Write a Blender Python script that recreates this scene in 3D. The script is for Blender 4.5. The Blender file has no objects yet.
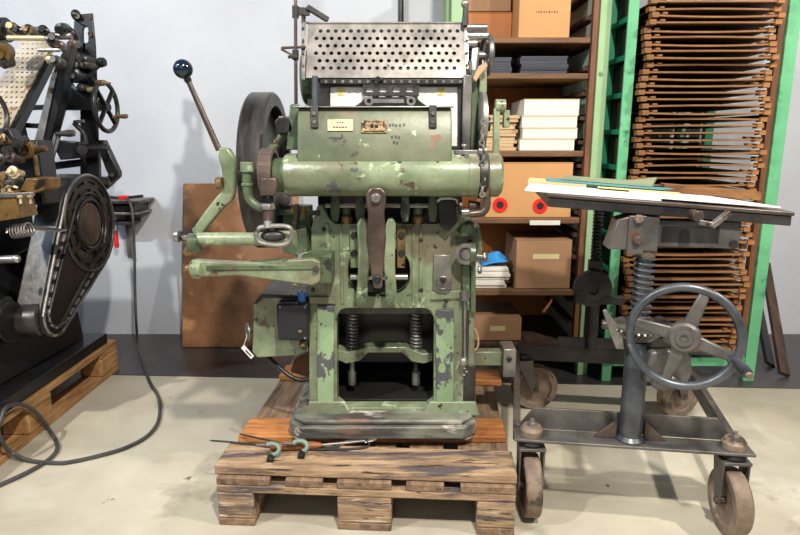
import bpy, bmesh, math, random
from mathutils import Vector, Matrix, Euler
random.seed(7)
V = Vector
S = bpy.context.scene
COL = S.collection
# ------------------------------------------------------------------ camera
F = 600.0; PITCH = math.radians(12.0); CH = 1.03
cs, sn = math.cos(PITCH), math.sin(PITCH)
cam = bpy.data.objects.new('camera', bpy.data.cameras.new('camera'))
COL.objects.link(cam)
cam.location = (0, 0, CH); cam.rotation_euler = (math.radians(90)-PITCH, 0, 0)
cam.data.sensor_width = 36; cam.data.lens = F/800*36
cam.data.clip_start = .02
S.camera = cam
# ------------------------------------------------------------------ world, light, exposure
w = bpy.data.worlds.new('world'); S.world = w; w.use_nodes = True
w.node_tree.nodes['Background'].inputs[0].default_value = (.62, .74, 1.0, 1)
w.node_tree.nodes['Background'].inputs[1].default_value = .13
S.view_settings.view_transform = 'Standard'; S.view_settings.look = 'None'
S.view_settings.exposure = 0.1; S.view_settings.gamma = 1.0
S.view_settings.use_curve_mapping = False
def lamp(name, loc, aim, power, size, col, typ='AREA', spread=None):
    l = bpy.data.lights.new(name, typ); l.energy = power; l.color = col
    if typ == 'AREA':
        l.size = size; l.shape = 'DISK'
        if spread: l.spread = math.radians(spread)
    else:
        l.shadow_soft_size = size; l.spot_size = math.radians(spread); l.spot_blend = .5
    o = bpy.data.objects.new(name, l); COL.objects.link(o)
    o.location = loc
    o.rotation_euler = (V(aim)-V(loc)).to_track_quat('-Z', 'Y').to_euler()
    return o
lamp('ceiling_spot', (-2.5, .0, 3.1), (-.9, 2.2, .3), 98, .14, (1, .94, .85))
lamp('ceiling_spot', (.45, -.3, 3.0), (.2, 1.9, .4), 112, .14, (1, .93, .82))
lamp('ceiling_spot', (2.5, .6, 3.0), (1.0, 1.9, .2), 86, .12, (1, .92, .80))
lamp('blue_wall_fill', (-3.2, .4, 2.6), (-1.6, 3.1, 1.7), 34, 1.4, (.50, .72, 1.0))  # cool fill added to tint the wall's upper left blue
lamp('room_light', (-.4, -1.6, 2.2), (0, 2.0, .6), 12, 2.0, (1, .96, .9))

# ------------------------------------------------------------------ pixel helpers (points at a real distance)
def ray(px, py):
    a = (px-400)/F; b = (267.5-py)/F
    return V((a, cs+b*sn, -sn+b*cs))
def P(px, py, Y):
    d = ray(px, py); return V((0, 0, CH)) + d*(Y/d.y)
def PZ(px, py, z):
    d = ray(px, py); return V((0, 0, CH)) + d*((z-CH)/d.z)
def PX(px, py, X):
    d = ray(px, py); return V((0, 0, CH)) + d*(X/d.x)
def S_(Y, py=250):          # metres per pixel at a distance
    return (Y/ray(400, py).y)/F

# ------------------------------------------------------------------ materials
def lin(c):
    return tuple(((v/255)/12.92 if v/255 <= .04045 else ((v/255+.055)/1.055)**2.4) for v in c) + (1,)
MATS = {}
def mat(name, c1, c2=None, scale=6, rough=.5, metal=0, bump=.15, chips=(), stretch=(1,1,1), bscale=None, rvar=.12, detail=6, lo=.35, hi=.65, coat=0):
    m = bpy.data.materials.new(name); m.use_nodes = True; MATS[name] = m
    nt = m.node_tree; N = nt.nodes; L = nt.links
    b = N['Principled BSDF']
    tc = N.new('ShaderNodeTexCoord'); mp = N.new('ShaderNodeMapping')
    mp.inputs['Scale'].default_value = stretch
    L.new(tc.outputs['Object'], mp.inputs['Vector'])
    n1 = N.new('ShaderNodeTexNoise'); n1.inputs['Scale'].default_value = scale; n1.inputs['Detail'].default_value = detail
    n1.inputs['Roughness'].default_value = .62
    L.new(mp.outputs[0], n1.inputs['Vector'])
    r = N.new('ShaderNodeValToRGB'); r.color_ramp.elements[0].position = lo; r.color_ramp.elements[1].position = hi
    r.color_ramp.elements[0].color = lin(c1); r.color_ramp.elements[1].color = lin(c2 or c1)
    L.new(n1.outputs[0], r.inputs[0])
    col = r.outputs[0]
    for i, (cc, thr, sc, soft) in enumerate(chips):
        n = N.new('ShaderNodeTexNoise'); n.inputs['Scale'].default_value = sc; n.inputs['Detail'].default_value = 5
        n.inputs['Roughness'].default_value = .6
        mo = N.new('ShaderNodeVectorMath'); mo.operation = 'ADD'; mo.inputs[1].default_value = (i*3.7+1.3, i*1.9, i*5.1)
        L.new(mp.outputs[0], mo.inputs[0]); L.new(mo.outputs[0], n.inputs['Vector'])
        rr = N.new('ShaderNodeMapRange'); rr.inputs['From Min'].default_value = thr; rr.inputs['From Max'].default_value = thr+soft
        L.new(n.outputs[0], rr.inputs['Value'])
        mx = N.new('ShaderNodeMix'); mx.data_type = 'RGBA'
        L.new(rr.outputs[0], mx.inputs['Factor']); L.new(col, mx.inputs['A']); mx.inputs['B'].default_value = lin(cc)
        col = mx.outputs['Result']
    L.new(col, b.inputs['Base Color'])
    b.inputs['Metallic'].default_value = metal
    if coat: b.inputs['Coat Weight'].default_value = coat
    rm = N.new('ShaderNodeMapRange'); rm.inputs['To Min'].default_value = max(.04, rough-rvar); rm.inputs['To Max'].default_value = min(1, rough+rvar)
    L.new(n1.outputs[0], rm.inputs['Value']); L.new(rm.outputs[0], b.inputs['Roughness'])
    if bump:
        n2 = N.new('ShaderNodeTexNoise'); n2.inputs['Scale'].default_value = bscale or scale*4; n2.inputs['Detail'].default_value = 4
        L.new(mp.outputs[0], n2.inputs['Vector'])
        bp = N.new('ShaderNodeBump'); bp.inputs['Strength'].default_value = bump; bp.inputs['Distance'].default_value = .01
        L.new(n2.outputs[0], bp.inputs['Height']); L.new(bp.outputs[0], b.inputs['Normal'])
    return m
GREEN = mat('worn_green_paint', (90,102,78), (140,152,122), 6, .34, 0, .16,
            [((160,176,144), .62, 15, .03), ((108,104,84), .53, 4.5, .12), ((74,76,78), .66, 11, .012), ((84,64,48), .63, 21, .05), ((44,40,34), .655, 34, .03)], bscale=40, coat=.25)
GREEND = mat('oily_green_paint', (54,68,50), (96,112,84), 7, .38, 0, .15,
            [((140,168,134), .63, 13, .03), ((50,48,44), .58, 8, .03), ((84,58,40), .62, 17, .05)], bscale=40)
GREENB = mat('base_paint', (86,90,80), (136,136,124), 9, .42, 0, .25,
            [((70,66,64), .50, 8, .10), ((120,92,80), .60, 14, .10), ((186,178,166), .60, 20, .06), ((100,120,92), .63, 7, .08)], bscale=40, stretch=(.35,1,1.6))
COVERG = mat('cover_paint', (76,84,64), (112,118,92), 5, .38, 0, .08,
            [((124,100,80), .57, 3.2, .12), ((66,64,60), .63, 17, .04), ((140,110,84), .68, 7, .06), ((160,176,148), .67, 25, .03)], bscale=30)
CHIPPED = mat('chipped_paint_grey', (140,164,128), (122,148,112), 5, .5, 0, .2, [((80,82,86), .525, 12, .01), ((96,70,54), .66, 20, .03)], bscale=40, stretch=(1.4,1,1))
STEEL = mat('bright_steel', (140,140,140), (186,184,180), 12, .32, .85, .05, [((92,72,58), .64, 9, .08)])
WORN = mat('worn_steel', (104,102,102), (160,156,150), 9, .38, .7, .12, [((78,56,42), .6, 8, .06)])
DARK = mat('dark_iron', (38,38,40), (72,70,68), 8, .42, .5, .15, [((82,58,42), .64, 12, .06)])
BLACK = mat('black_paint', (14,14,16), (28,28,30), 6, .34, 0, .08, [((86,82,76), .69, 16, .05)])
BLACKW = mat('black_paint_worn', (30,29,29), (68,64,60), 7, .36, .2, .12, [((140,130,114), .67, 17, .06), ((22,22,22), .56, 6, .08)])
BLUEIRON = mat('blue_grey_iron', (56,59,65), (102,106,112), 7, .36, .55, .12, [((92,80,70), .6, 6, .08), ((140,144,152), .66, 18, .06)])
TABLEM = mat('table_iron', (78,77,76), (116,112,108), 8, .4, .45, .15, [((106,72,52), .62, 9, .06), ((130,128,124), .66, 20, .05)])
BROWNI = mat('brown_iron', (66,55,50), (102,88,80), 9, .36, .45, .1, [((138,122,112), .64, 14, .06)])
RUST = mat('rusty_wheel', (98,82,70), (150,132,116), 10, .62, .2, .25, [((74,62,54), .58, 9, .06)])
PERF = mat('perforated_steel', (92,89,86), (156,152,147), 8, .40, .35, .06, [((88,82,76), .62, 12, .08), ((122,92,72), .66, 9, .06), ((50,48,46), .68, 28, .04)])
PERFY = mat('yellowed_steel', (176,160,134), (214,206,190), 8, .4, .4, .06, [((128,92,56), .62, 12, .08)])
BRASS = mat('brass', (168,152,116), (200,184,146), 20, .38, .35, .05)
BRASSD = mat('old_brass', (84,68,46), (150,122,82), 14, .4, .4, .3, [((40,32,24), .56, 40, .04)])
GOLDDRIP = mat('oily_brass', (74,56,32), (142,110,62), 12, .34, .4, .15, [((40,30,20), .56, 9, .05)])
RUBBER = mat('black_rubber', (26,26,28), (46,46,48), 10, .55, 0, .05)
GREYCABLE = mat('grey_cable', (54,56,58), (72,73,74), 10, .5, 0, .02)
FLYW = mat('flywheel_iron', (40,38,38), (78,74,73), 5, .36, .35, .08, [((120,112,106), .64, 9, .06)], stretch=(6,1,1))
KNOB = mat('blue_black_knob', (12,26,40), (18,34,50), 4, .12, 0, 0, coat=.5)
WOODP = mat('pallet_wood', (104,82,64), (158,132,106), 5, .75, 0, .35, [((72,60,54), .56, 4, .15), ((50,38,30), .66, 11, .04), ((176,156,134), .62, 9, .08)], stretch=(1,1,7), bscale=22)
WOODPX = mat('pallet_wood_across', (122,96,72), (178,150,120), 5, .75, 0, .35, [((84,74,74), .50, 3.4, .10), ((62,48,40), .58, 7, .06), ((50,38,30), .66, 14, .04), ((196,178,158), .62, 8, .08)], stretch=(1,7,7), bscale=22)
WOODPY = mat('pallet_wood_along', (98,76,58), (146,120,94), 5, .75, 0, .35, [((70,58,50), .56, 4, .12), ((46,36,28), .66, 11, .04)], stretch=(7,1,7), bscale=22)
WOODNEW = mat('fresh_pallet_wood', (138,98,58), (186,144,94), 5, .65, 0, .25, [((120,78,44), .58, 5, .1), ((84,58,36), .68, 14, .04)], stretch=(7,1,7), bscale=22)
WOODOR = mat('orange_plank_wood', (140,84,44), (192,130,72), 5, .6, 0, .25, [((104,56,26), .58, 6, .08), ((70,40,24), .68, 16, .04)], stretch=(1,7,7), bscale=22)
TRAYW = mat('tray_wood', (100,66,36), (152,104,58), 6, .6, 0, .15, [((96,58,30), .6, 7, .08)], stretch=(1,5,8), bscale=30)
TRAYD = mat('tray_board', (74,46,26), (104,66,38), 4, .7, 0, .15, stretch=(2,1,1), bscale=30)
SHELFW = mat('shelf_wood', (84,58,38), (118,82,52), 5, .6, 0, .2, [((128,88,54), .62, 7, .08), ((40,30,24), .6, 5, .06)], stretch=(1,6,6), bscale=26)
SHELFD = mat('dark_shelf_wood', (44,32,26), (78,56,42), 6, .65, 0, .2, [((110,76,50), .64, 8, .06)], stretch=(4,1,1), bscale=26)
BACKW = mat('hardboard', (158,92,38), (188,116,52), 2.5, .6, 0, .06, [((104,66,36), .6, 3, .1)])
BOARD = mat('leaning_board_brown', (96,66,44), (146,104,70), 4, .42, 0, .08, [((64,48,38), .54, 3, .14), ((176,132,90), .58, 6, .10)])
CARD = mat('cardboard', (180,132,84), (194,146,96), 3, .75, 0, .03)
CARD2 = mat('brown_cardboard', (142,106,76), (160,122,90), 3, .75, 0, .03)
TAPE = mat('tape', (190,176,130), (200,186,142), 5, .3, 0, 0)
WHITE = mat('white_paper', (206,203,193), (220,217,208), 3, .7, 0, .03)
WHITES = mat('sheet_paper', (226,224,220), (234,233,229), 3, .7, 0, .02)
CREAM = mat('cream_paper', (206,190,140), (220,206,160), 3, .7, 0, .03)
GREYP = mat('grey_green_sheet', (132,140,110), (154,160,128), 3, .7, 0, .03)
BLUEP = mat('blue_sheet', (66,142,158), (92,166,178), 3, .6, 0, .03)
SLATE = mat('slate_paper', (40,44,54), (58,62,74), 3, .5, 0, .1, stretch=(1,1,30), bscale=30)
OLDP = mat('old_paper', (168,140,104), (200,174,136), 3, .7, 0, .2, stretch=(1,1,30), bscale=30)
MINT = mat('pale_green_post', (128,162,118), (146,178,134), 4, .5, 0, .06, [((92,120,84), .68, 12, .04)])
EMER = mat('emerald_post', (82,152,110), (104,176,130), 4, .45, 0, .08, [((156,120,72), .7, 18, .03), ((50,120,84), .64, 8, .06)])
EMERD = mat('deep_green_paint', (22,112,82), (34,132,98), 4, .5, 0, .06, [((90,80,60), .7, 18, .03)])
BROWNP = mat('brown_strip', (86,54,34), (120,76,48), 6, .6, 0, .15, stretch=(5,5,1))
GREYL = mat('grey_metal_edge', (150,166,154), (176,190,176), 5, .5, .1, .05)
REDM = mat('red_plastic', (204,34,32), (222,48,40), 4, .35, 0, 0)
BLUEM = mat('blue_cloth', (30,110,176), (52,140,204), 8, .7, 0, .2)
BLUEC = mat('blue_plastic', (30,100,170), (44,120,190), 4, .3, 0, 0)
YELLOW = mat('yellow_paper', (212,196,120), (222,206,134), 4, .6, 0, 0)
SWITCH = mat('black_switch_box', (22,24,30), (34,36,42), 5, .38, 0, .03, [((70,76,84), .7, 20, .03)])
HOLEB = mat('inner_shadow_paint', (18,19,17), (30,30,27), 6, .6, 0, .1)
HANDLEW = mat('wooden_tool_handle', (112,66,36), (150,92,52), 6, .45, 0, .1, stretch=(1,6,6))
TEAL = mat('teal_clamp_paint', (100,122,112), (134,156,142), 12, .4, .2, .1, [((70,70,66), .6, 18, .04)])
TRANS = mat('clear_film', (176,180,186), (206,208,212), 12, .2, .1, .2)
LEATHER = mat('tan_leather', (170,130,104), (190,150,122), 10, .6, 0, .1)
# wall and floor
WALL = mat('wall_plaster', (178,183,192), (192,196,203), 1.4, .62, 0, .05, [((168,172,180), .6, .9, .2), ((170,166,158), .7, 3.4, .03)], bscale=14)
FLOOR = mat('concrete', (158,151,134), (194,188,170), 1.5, .5, 0, .05, [((210,206,192), .58, .9, .14), ((134,126,108), .62, 2.6, .12), ((112,100,84), .70, 9, .04), ((96,84,70), .72, 22, .03)], bscale=26, rvar=.1)
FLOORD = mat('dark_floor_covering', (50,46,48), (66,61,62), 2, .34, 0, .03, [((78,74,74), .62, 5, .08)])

# ------------------------------------------------------------------ geometry helpers
def wmat(o):
    m = o.matrix_basis.copy()
    while o.parent:
        o = o.parent; m = o.matrix_basis @ m
    return m
def catmull(pts, n=8, closed=False):
    pts = [V(p) for p in pts]; out = []
    k = len(pts)
    rng = range(k) if closed else range(k-1)
    for i in rng:
        if closed: p0, p1, p2, p3 = pts[i-1], pts[i], pts[(i+1)%k], pts[(i+2)%k]
        else: p0, p1, p2, p3 = pts[max(i-1,0)], pts[i], pts[i+1], pts[min(i+2,k-1)]
        for j in range(n):
            t = j/n
            out.append(.5*((2*p1)+(-p0+p2)*t+(2*p0-5*p1+4*p2-p3)*t*t+(-p0+3*p1-3*p2+p3)*t**3))
    if not closed: out.append(pts[-1])
    return out
def frame(ax):
    ax = V(ax).normalized()
    u = V((0,0,1)) if abs(ax.z) < .9 else V((0,1,0))
    a = ax.cross(u).normalized(); b = a.cross(ax).normalized()
    return a, b
class MB:
    def __init__(s): s.bm = bmesh.new()
    def hexa(s, c):                          # 8 corners: bottom 4 ccw, top 4 ccw
        v = [s.bm.verts.new(p) for p in c]
        for f in ((3,2,1,0),(4,5,6,7),(0,1,5,4),(1,2,6,5),(2,3,7,6),(3,0,4,7)):
            s.bm.faces.new([v[i] for i in f])
        return s
    def box(s, x0, x1, y0, y1, z0, z1):
        return s.hexa([(x0,y0,z0),(x1,y0,z0),(x1,y1,z0),(x0,y1,z0),(x0,y0,z1),(x1,y0,z1),(x1,y1,z1),(x0,y1,z1)])
    def obox(s, c, size, rot=(0,0,0)):
        M = Euler([math.radians(a) for a in rot]).to_matrix(); c = V(c); h = V(size)/2
        return s.hexa([c+M@V((sx*h.x, sy*h.y, sz*h.z)) for sz in (-1,1) for sx, sy in ((-1,-1),(1,-1),(1,1),(-1,1))])
    def pbox(s, px0, py0, px1, py1, Y, dy):  # box whose front face covers a pixel rectangle at distance Y
        a = P(px0, py0, Y); b = P(px1, py1, Y)
        m = (py0+py1)/2
        return s.box(P(px0,m,Y).x, P(px1,m,Y).x, Y, Y+dy, b.z, a.z)
    def bar(s, p0, p1, w, h, up=(0,0,1), w1=None, h1=None):
        p0, p1 = V(p0), V(p1); d = (p1-p0).normalized(); up = V(up)
        a = d.cross(up)
        if a.length < 1e-4: a = d.cross(V((0,1,0)))
        a.normalize(); b = a.cross(d).normalized()
        w1 = w if w1 is None else w1; h1 = h if h1 is None else h1
        c = []
        for p, ww, hh in ((p0,w,h),(p1,w1,h1)):
            c += [p-a*ww/2-b*hh/2, p+a*ww/2-b*hh/2, p+a*ww/2+b*hh/2, p-a*ww/2+b*hh/2]
        return s.hexa(c)
    def prism(s, pts, vec):
        vec = V(vec)
        a = [s.bm.verts.new(p) for p in pts]; b = [s.bm.verts.new(V(p)+vec) for p in pts]
        n = len(pts)
        s.bm.faces.new(a); s.bm.faces.new(b[::-1])
        for i in range(n): s.bm.faces.new((a[i], b[i], b[(i+1)%n], a[(i+1)%n]))
        return s
    def plate(s, pp, Y, dy): return s.prism([P(x,y,Y) for x,y in pp], (0,dy,0))
    def lathe(s, c, ax, prof, seg=24):       # prof: (radius, height along axis)
        c = V(c); ax = V(ax).normalized(); a, b = frame(ax); rings = []
        for r, h in prof:
            if r < 1e-6: rings.append([s.bm.verts.new(c+ax*h)])
            else: rings.append([s.bm.verts.new(c+ax*h+(a*math.cos(t)+b*math.sin(t))*r) for t in [2*math.pi*k/seg for k in range(seg)]])
        for q0, q1 in zip(rings, rings[1:]):
            for k in range(seg):
                k2 = (k+1)%seg
                if len(q0) == 1 and len(q1) == 1: continue
                if len(q0) == 1: s.bm.faces.new((q0[0], q1[k], q1[k2]))
                elif len(q1) == 1: s.bm.faces.new((q0[k], q1[0], q0[k2]))
                else: s.bm.faces.new((q0[k], q1[k], q1[k2], q0[k2]))
        return s
    def cyl(s, p0, p1, r, r1=None, seg=24):
        p0, p1 = V(p0), V(p1); L = (p1-p0).length; r1 = r if r1 is None else r1
        return s.lathe(p0, p1-p0, [(0,0),(r,0),(r1,L),(0,L)], seg)
    def ann(s, c, ax, ro, ri, th, seg=36):   # flat ring
        return s.lathe(c, ax, [(ri,-th/2),(ro,-th/2),(ro,th/2),(ri,th/2),(ri,-th/2)], seg)
    def torus(s, c, ax, R, r, seg=40, sec=10, e=1.0):
        return s.lathe(c, ax, [(R+r*math.cos(t), r*e*math.sin(t)) for t in [2*math.pi*k/sec for k in range(sec+1)]], seg)
    def ball(s, c, r, sc=(1,1,1), seg=20):
        m = Matrix.Translation(V(c)) @ Matrix.Diagonal((r*sc[0], r*sc[1], r*sc[2], 1))
        bmesh.ops.create_uvsphere(s.bm, u_segments=seg, v_segments=seg//2, radius=1, matrix=m); return s
    def tube(s, pts, r, seg=8, closed=False, sm=6, r1=None):
        pts = catmull(pts, sm, closed) if sm > 1 else [V(p) for p in pts]
        n = len(pts); rings = []; prev = None
        for i, p in enumerate(pts):
            d = (pts[(i+1)%n]-pts[i-1]) if closed else (pts[min(i+1,n-1)]-pts[max(i-1,0)])
            d.normalize()
            if prev is None: a, b = frame(d)
            else:
                a = (prev - d*prev.dot(d)); a.normalize(); b = d.cross(a)
            prev = a
            rr = r if r1 is None else r+(r1-r)*i/(n-1)
            rings.append([s.bm.verts.new(p+(a*math.cos(t)+b*math.sin(t))*rr) for t in [2*math.pi*k/seg for k in range(seg)]])
        for i in range(n if closed else n-1):
            q0, q1 = rings[i], rings[(i+1)%n]
            for k in range(seg): s.bm.faces.new((q0[k], q1[k], q1[(k+1)%seg], q0[(k+1)%seg]))
        if not closed:
            s.bm.faces.new(rings[0][::-1]); s.bm.faces.new(rings[-1])
        return s
    def coil(s, p0, p1, R, r, turns, seg=6):
        p0, p1 = V(p0), V(p1); a, b = frame(p1-p0); n = int(turns*14)
        return s.tube([p0+(p1-p0)*(i/n)+(a*math.cos(2*math.pi*turns*i/n)+b*math.sin(2*math.pi*turns*i/n))*R for i in range(n+1)], r, seg, sm=1)
    def gear(s, c, ax, R, th, teeth, depth, bore=0.0):
        c = V(c); ax = V(ax).normalized(); a, b = frame(ax); pts = []
        for k in range(teeth):
            for f, rr in ((0,R-depth),(.25,R),(.5,R),(.75,R-depth)):
                t = 2*math.pi*(k+f)/teeth; pts.append(c-ax*th/2+(a*math.cos(t)+b*math.sin(t))*rr)
        return s.prism(pts, ax*th)
    def holes(s, outer, holes, M, th):       # flat plate with holes, outlines in 2D, placed by matrix M, thickness along M's z
        cu = bpy.data.curves.new('tmp', 'CURVE'); cu.dimensions = '2D'; cu.fill_mode = 'BOTH'; cu.extrude = th/2
        for poly in [outer]+holes:
            sp = cu.splines.new('POLY'); sp.points.add(len(poly)-1); sp.use_cyclic_u = True
            for q, (x, y) in zip(sp.points, poly): q.co = (x, y, 0, 1)
        o = bpy.data.objects.new('tmp', cu); me = bpy.data.meshes.new_from_object(o)
        me.transform(M); s.bm.from_mesh(me)
        bpy.data.objects.remove(o); bpy.data.curves.remove(cu); bpy.data.meshes.remove(me)
        return s
    def fplate(s, outer, holes, Y, th):      # front-facing plate with holes, outlines given in pixels at distance Y
        tr = lambda pp: [(P(x,y,Y).x, P(x,y,Y).z) for x, y in pp]
        M = Matrix(((1,0,0,0),(0,0,-1,Y+th/2),(0,1,0,0),(0,0,0,1)))
        return s.holes(tr(outer), [tr(h) for h in holes], M, th)
    def build(s, name, m, parent=None, bev=.0015, smooth=True, tag=None):
        if parent is not None: s.bm.transform(wmat(parent).inverted())
        bmesh.ops.remove_doubles(s.bm, verts=s.bm.verts, dist=1e-6)
        bmesh.ops.recalc_face_normals(s.bm, faces=s.bm.faces)
        me = bpy.data.meshes.new(name); s.bm.to_mesh(me); s.bm.free()
        if smooth:
            for p in me.polygons: p.use_smooth = True
            me.set_sharp_from_angle(angle=math.radians(38))
        me.materials.append(m)
        o = bpy.data.objects.new(name, me); COL.objects.link(o)
        if parent is not None: o.parent = parent
        if bev:
            b = o.modifiers.new('bevel', 'BEVEL'); b.width = bev; b.segments = 2; b.limit_method = 'ANGLE'; b.angle_limit = math.radians(40)
        if tag: o['label'], o['category'] = tag[0], tag[1]
        if tag and len(tag) > 2: o['group'] = tag[2]
        return o
def thing(name, loc, label, cat, rz=0, group=None):
    o = bpy.data.objects.new(name, None); COL.objects.link(o); o.location = loc; o.rotation_euler = (0,0,math.radians(rz))
    o.empty_display_size = .05
    o['label'] = label; o['category'] = cat
    if group: o['group'] = group
    return o
def dup(o, parent=None, loc=None, rz=None, label=None):
    c = o.copy(); COL.objects.link(c)
    if parent is not None: c.parent = parent
    if loc is not None: c.location = loc
    if rz is not None: c.rotation_euler = (0,0,math.radians(rz))
    if label: c['label'] = label
    for ch in [x for x in COL.objects if x.parent == o]: dup(ch, c)
    return c
def struct(o): o['kind'] = 'structure'; return o
def rrect(x0, y0, x1, y1, r, n=5):
    out = []
    for cx, cy, a0 in ((x1-r,y1-r,0),(x0+r,y1-r,90),(x0+r,y0+r,180),(x1-r,y0+r,270)):
        for k in range(n+1):
            a = math.radians(a0+90*k/n); out.append((cx+r*math.cos(a), cy+r*math.sin(a)))
    return out
def ell(cx, cy, rx, ry, n=20): return [(cx+rx*math.cos(2*math.pi*k/n), cy+ry*math.sin(2*math.pi*k/n)) for k in range(n)]
def bolt(mb, p, ax, r, h):
    mb.lathe(p, ax, [(0,h),(r*.8,h),(r,h*.7),(r,0),(0,0)], 6); return mb

# ================================================================== SETTING
YW = 3.1
struct(MB().box(-5, 4.2, -3, 5, -.1, 0).build('floor', FLOOR, bev=0))
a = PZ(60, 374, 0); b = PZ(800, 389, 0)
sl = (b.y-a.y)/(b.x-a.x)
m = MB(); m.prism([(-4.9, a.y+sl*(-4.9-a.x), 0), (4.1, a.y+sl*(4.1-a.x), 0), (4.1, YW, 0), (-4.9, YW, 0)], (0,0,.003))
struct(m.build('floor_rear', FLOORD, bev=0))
struct(MB().box(-5, 4.2, YW, YW+.15, 0, 3.4).build('wall_back', WALL, bev=0))
# service pipe on the wall above the press
q = P(401, 10, YW-.02)
pipe = thing('wall_pipe', (q.x, YW-.03, .0), 'thin dark pipe running up the wall above the green press', 'pipe')
MB().cyl((q.x, YW-.025, .9), (q.x, YW-.025, 3.2), .013).build('pipe', DARK, pipe, bev=0)
for z in (1.2, 2.2): MB().box(q.x-.025, q.x+.025, YW-.03, YW-.0005, z, z+.02).build('bracket', DARK, pipe)

# ================================================================== PALLETS
def make_pallet(cat_label, woods, L=1.2):
    wa, wl = woods
    t = thing('pallet', (0,0,0), cat_label, 'pallet')
    # local: x across 0..0.8, y along 0..1.2, z 0..0.144
    xs = [(0,.145),(.188,.288),(.3275,.4725),(.512,.612),(.655,.8)]
    for x0, x1 in xs: MB().box(x0, x1, 0, L, .122, .144).build('deck_board', wl, t, bev=.003)
    for y0 in (0, L/2-.0725, L-.145): MB().box(0, .8, y0, y0+.145, .100, .1215).build('stringer_board', wa, t, bev=.003)
    for y0 in (0, L/2-.0725, L-.145):
        for x0, x1 in ((0,.1),(.3275,.4725),(.7,.8)): MB().box(x0, x1, y0, y0+.145, .022, .0995).build('block', wa, t, bev=.005)
    for x0, x1 in ((0,.1),(.3275,.4725),(.7,.8)): MB().box(x0, x1, 0, L, 0, .0215).build('bottom_board', wl, t, bev=.003)
    return t
pal = make_pallet('weathered grey-brown wooden pallet under the green press', (WOODPX, WOODPY), 1.0)
pc = PZ(219, 525, 0)
pal.location = (pc.x, pc.y, 0); pal.rotation_euler = (0,0,math.radians(-3.5))
pal2 = make_pallet('newer yellow-brown wooden pallet under the black press at left', (WOODNEW, WOODNEW))
pal2.location = (-2.09, 1.40, 0)
# loose board across the front of the pallet
def RP(x, y, z):                           # local pallet coordinates to world
    c, s_ = math.cos(math.radians(-3.5)), math.sin(math.radians(-3.5))
    return V((pc.x+c*x-s_*y, pc.y+s_*x+c*y, z))
def lboard(x0, x1, y0, y1, z0, z1, tilt=0):
    return MB().hexa([RP(x0,y0,z0),RP(x1,y0,z0),RP(x1,y1,z0),RP(x0,y1,z0),RP(x0,y0,z1),RP(x1,y0,z1),RP(x1,y1+tilt,z1),RP(x0,y1,z1)])
lboard(-.008, .803, .012, .142, .145, .171).build('plank', WOODPX, None, .004, tag=('long weathered grey plank lying across the front of the pallet', 'plank'))
MB().hexa([RP(*p) for p in ((0,.185,.145),(.8,.235,.145),(.8,.355,.145),(0,.31,.145),(0,.185,.166),(.8,.235,.166),(.8,.355,.166),(0,.31,.166))]).build('plank', WOODOR, None, .003, tag=('orange-brown plank across the pallet under the front of the green press', 'plank'))
lboard(.0, .83, .66, .77, .145, .166).build('plank', WOODOR, None, .003, tag=('orange-brown plank across the pallet under the rear of the green press', 'plank'))

# ================================================================== LEANING BOARD
bl = P(182, 348, 2.89); 
m = MB(); m.hexa([(bl.x,2.88,.003),(-.52,2.88,.003),(-.52,2.9,.003),(bl.x,2.9,.003),
                  (bl.x,3.075,.82),(-.52,3.075,.82),(-.52,3.095,.82),(bl.x,3.095,.82)])
zt = P(185,184,3.05).z
for v in m.bm.verts:
    if v.co.z > .5: v.co.z = zt
m.build('plywood_panel', BOARD, None, .006, tag=('large stained brown panel leaning on the wall behind the flywheel', 'panel'))

# ================================================================== CABINET with wooden shelves
YC = 2.53
xl, xr = P(457,10,YC).x, P(598,125,YC).x-.035
def zc(py, Y=YC): return P(400,py,Y).z
cab = thing('storage_shelf', ((xl+xr)/2, YC, 0), 'tall wooden shelf unit with pale green posts behind the green press', 'shelf')
for i, (x, mm) in enumerate(((xl, MINT), (xr+.035, MINT))):
    MB().box(x-.022, x+.022, YC-.01, YC+.03, .003, 2.3).build('post', mm, cab)
for x in (xl, xr+.035): MB().box(x-.022, x+.022, YC+.46, YC+.5, .003, 2.3).build('post', MINT, cab)
MB().box(xr-.012, xr+.012, YC-.002, YC+.03, .1, 2.3).build('post_strip', BROWNP, cab)
shelves = [(37,43),(73,79),(151,157),(218,224),(290,296)]
for y0, y1 in shelves:
    o = MB().box(xl+.023, xr-.013, YC+.005, YC+.44, zc(y1), zc(y0)).build('shelf_board', SHELFW, cab, .004)
MB().box(xl+.023, xr-.013, YC+.005, YC+.44, .128, .15).build('shelf_board', SHELFD, cab, .004)
MB().box(xl+.023, xr-.013, YC+.445, YC+.458, .128, 2.3).build('back_panel', BACKW, cab)
k = 0; z = .13
while z < 2.0:
    MB().box(xr-.030, xr+.013, YC+.035, YC+.44, z, z+.016).build('cleat', SHELFD, cab)
    MB().box(xr-.006, xr+.000, YC+.035, YC+.44, z+.024, z+.090).build('side_slat', GREYL, cab)
    z += .098
# label strip on one shelf
a0, a1 = P(530,220,YC), P(560,226,YC)
MB().box(a0.x, a1.x, YC+.001, YC+.005, a1.z+.004, a0.z-.002).build('label_strip', WHITE, cab, 0)

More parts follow.
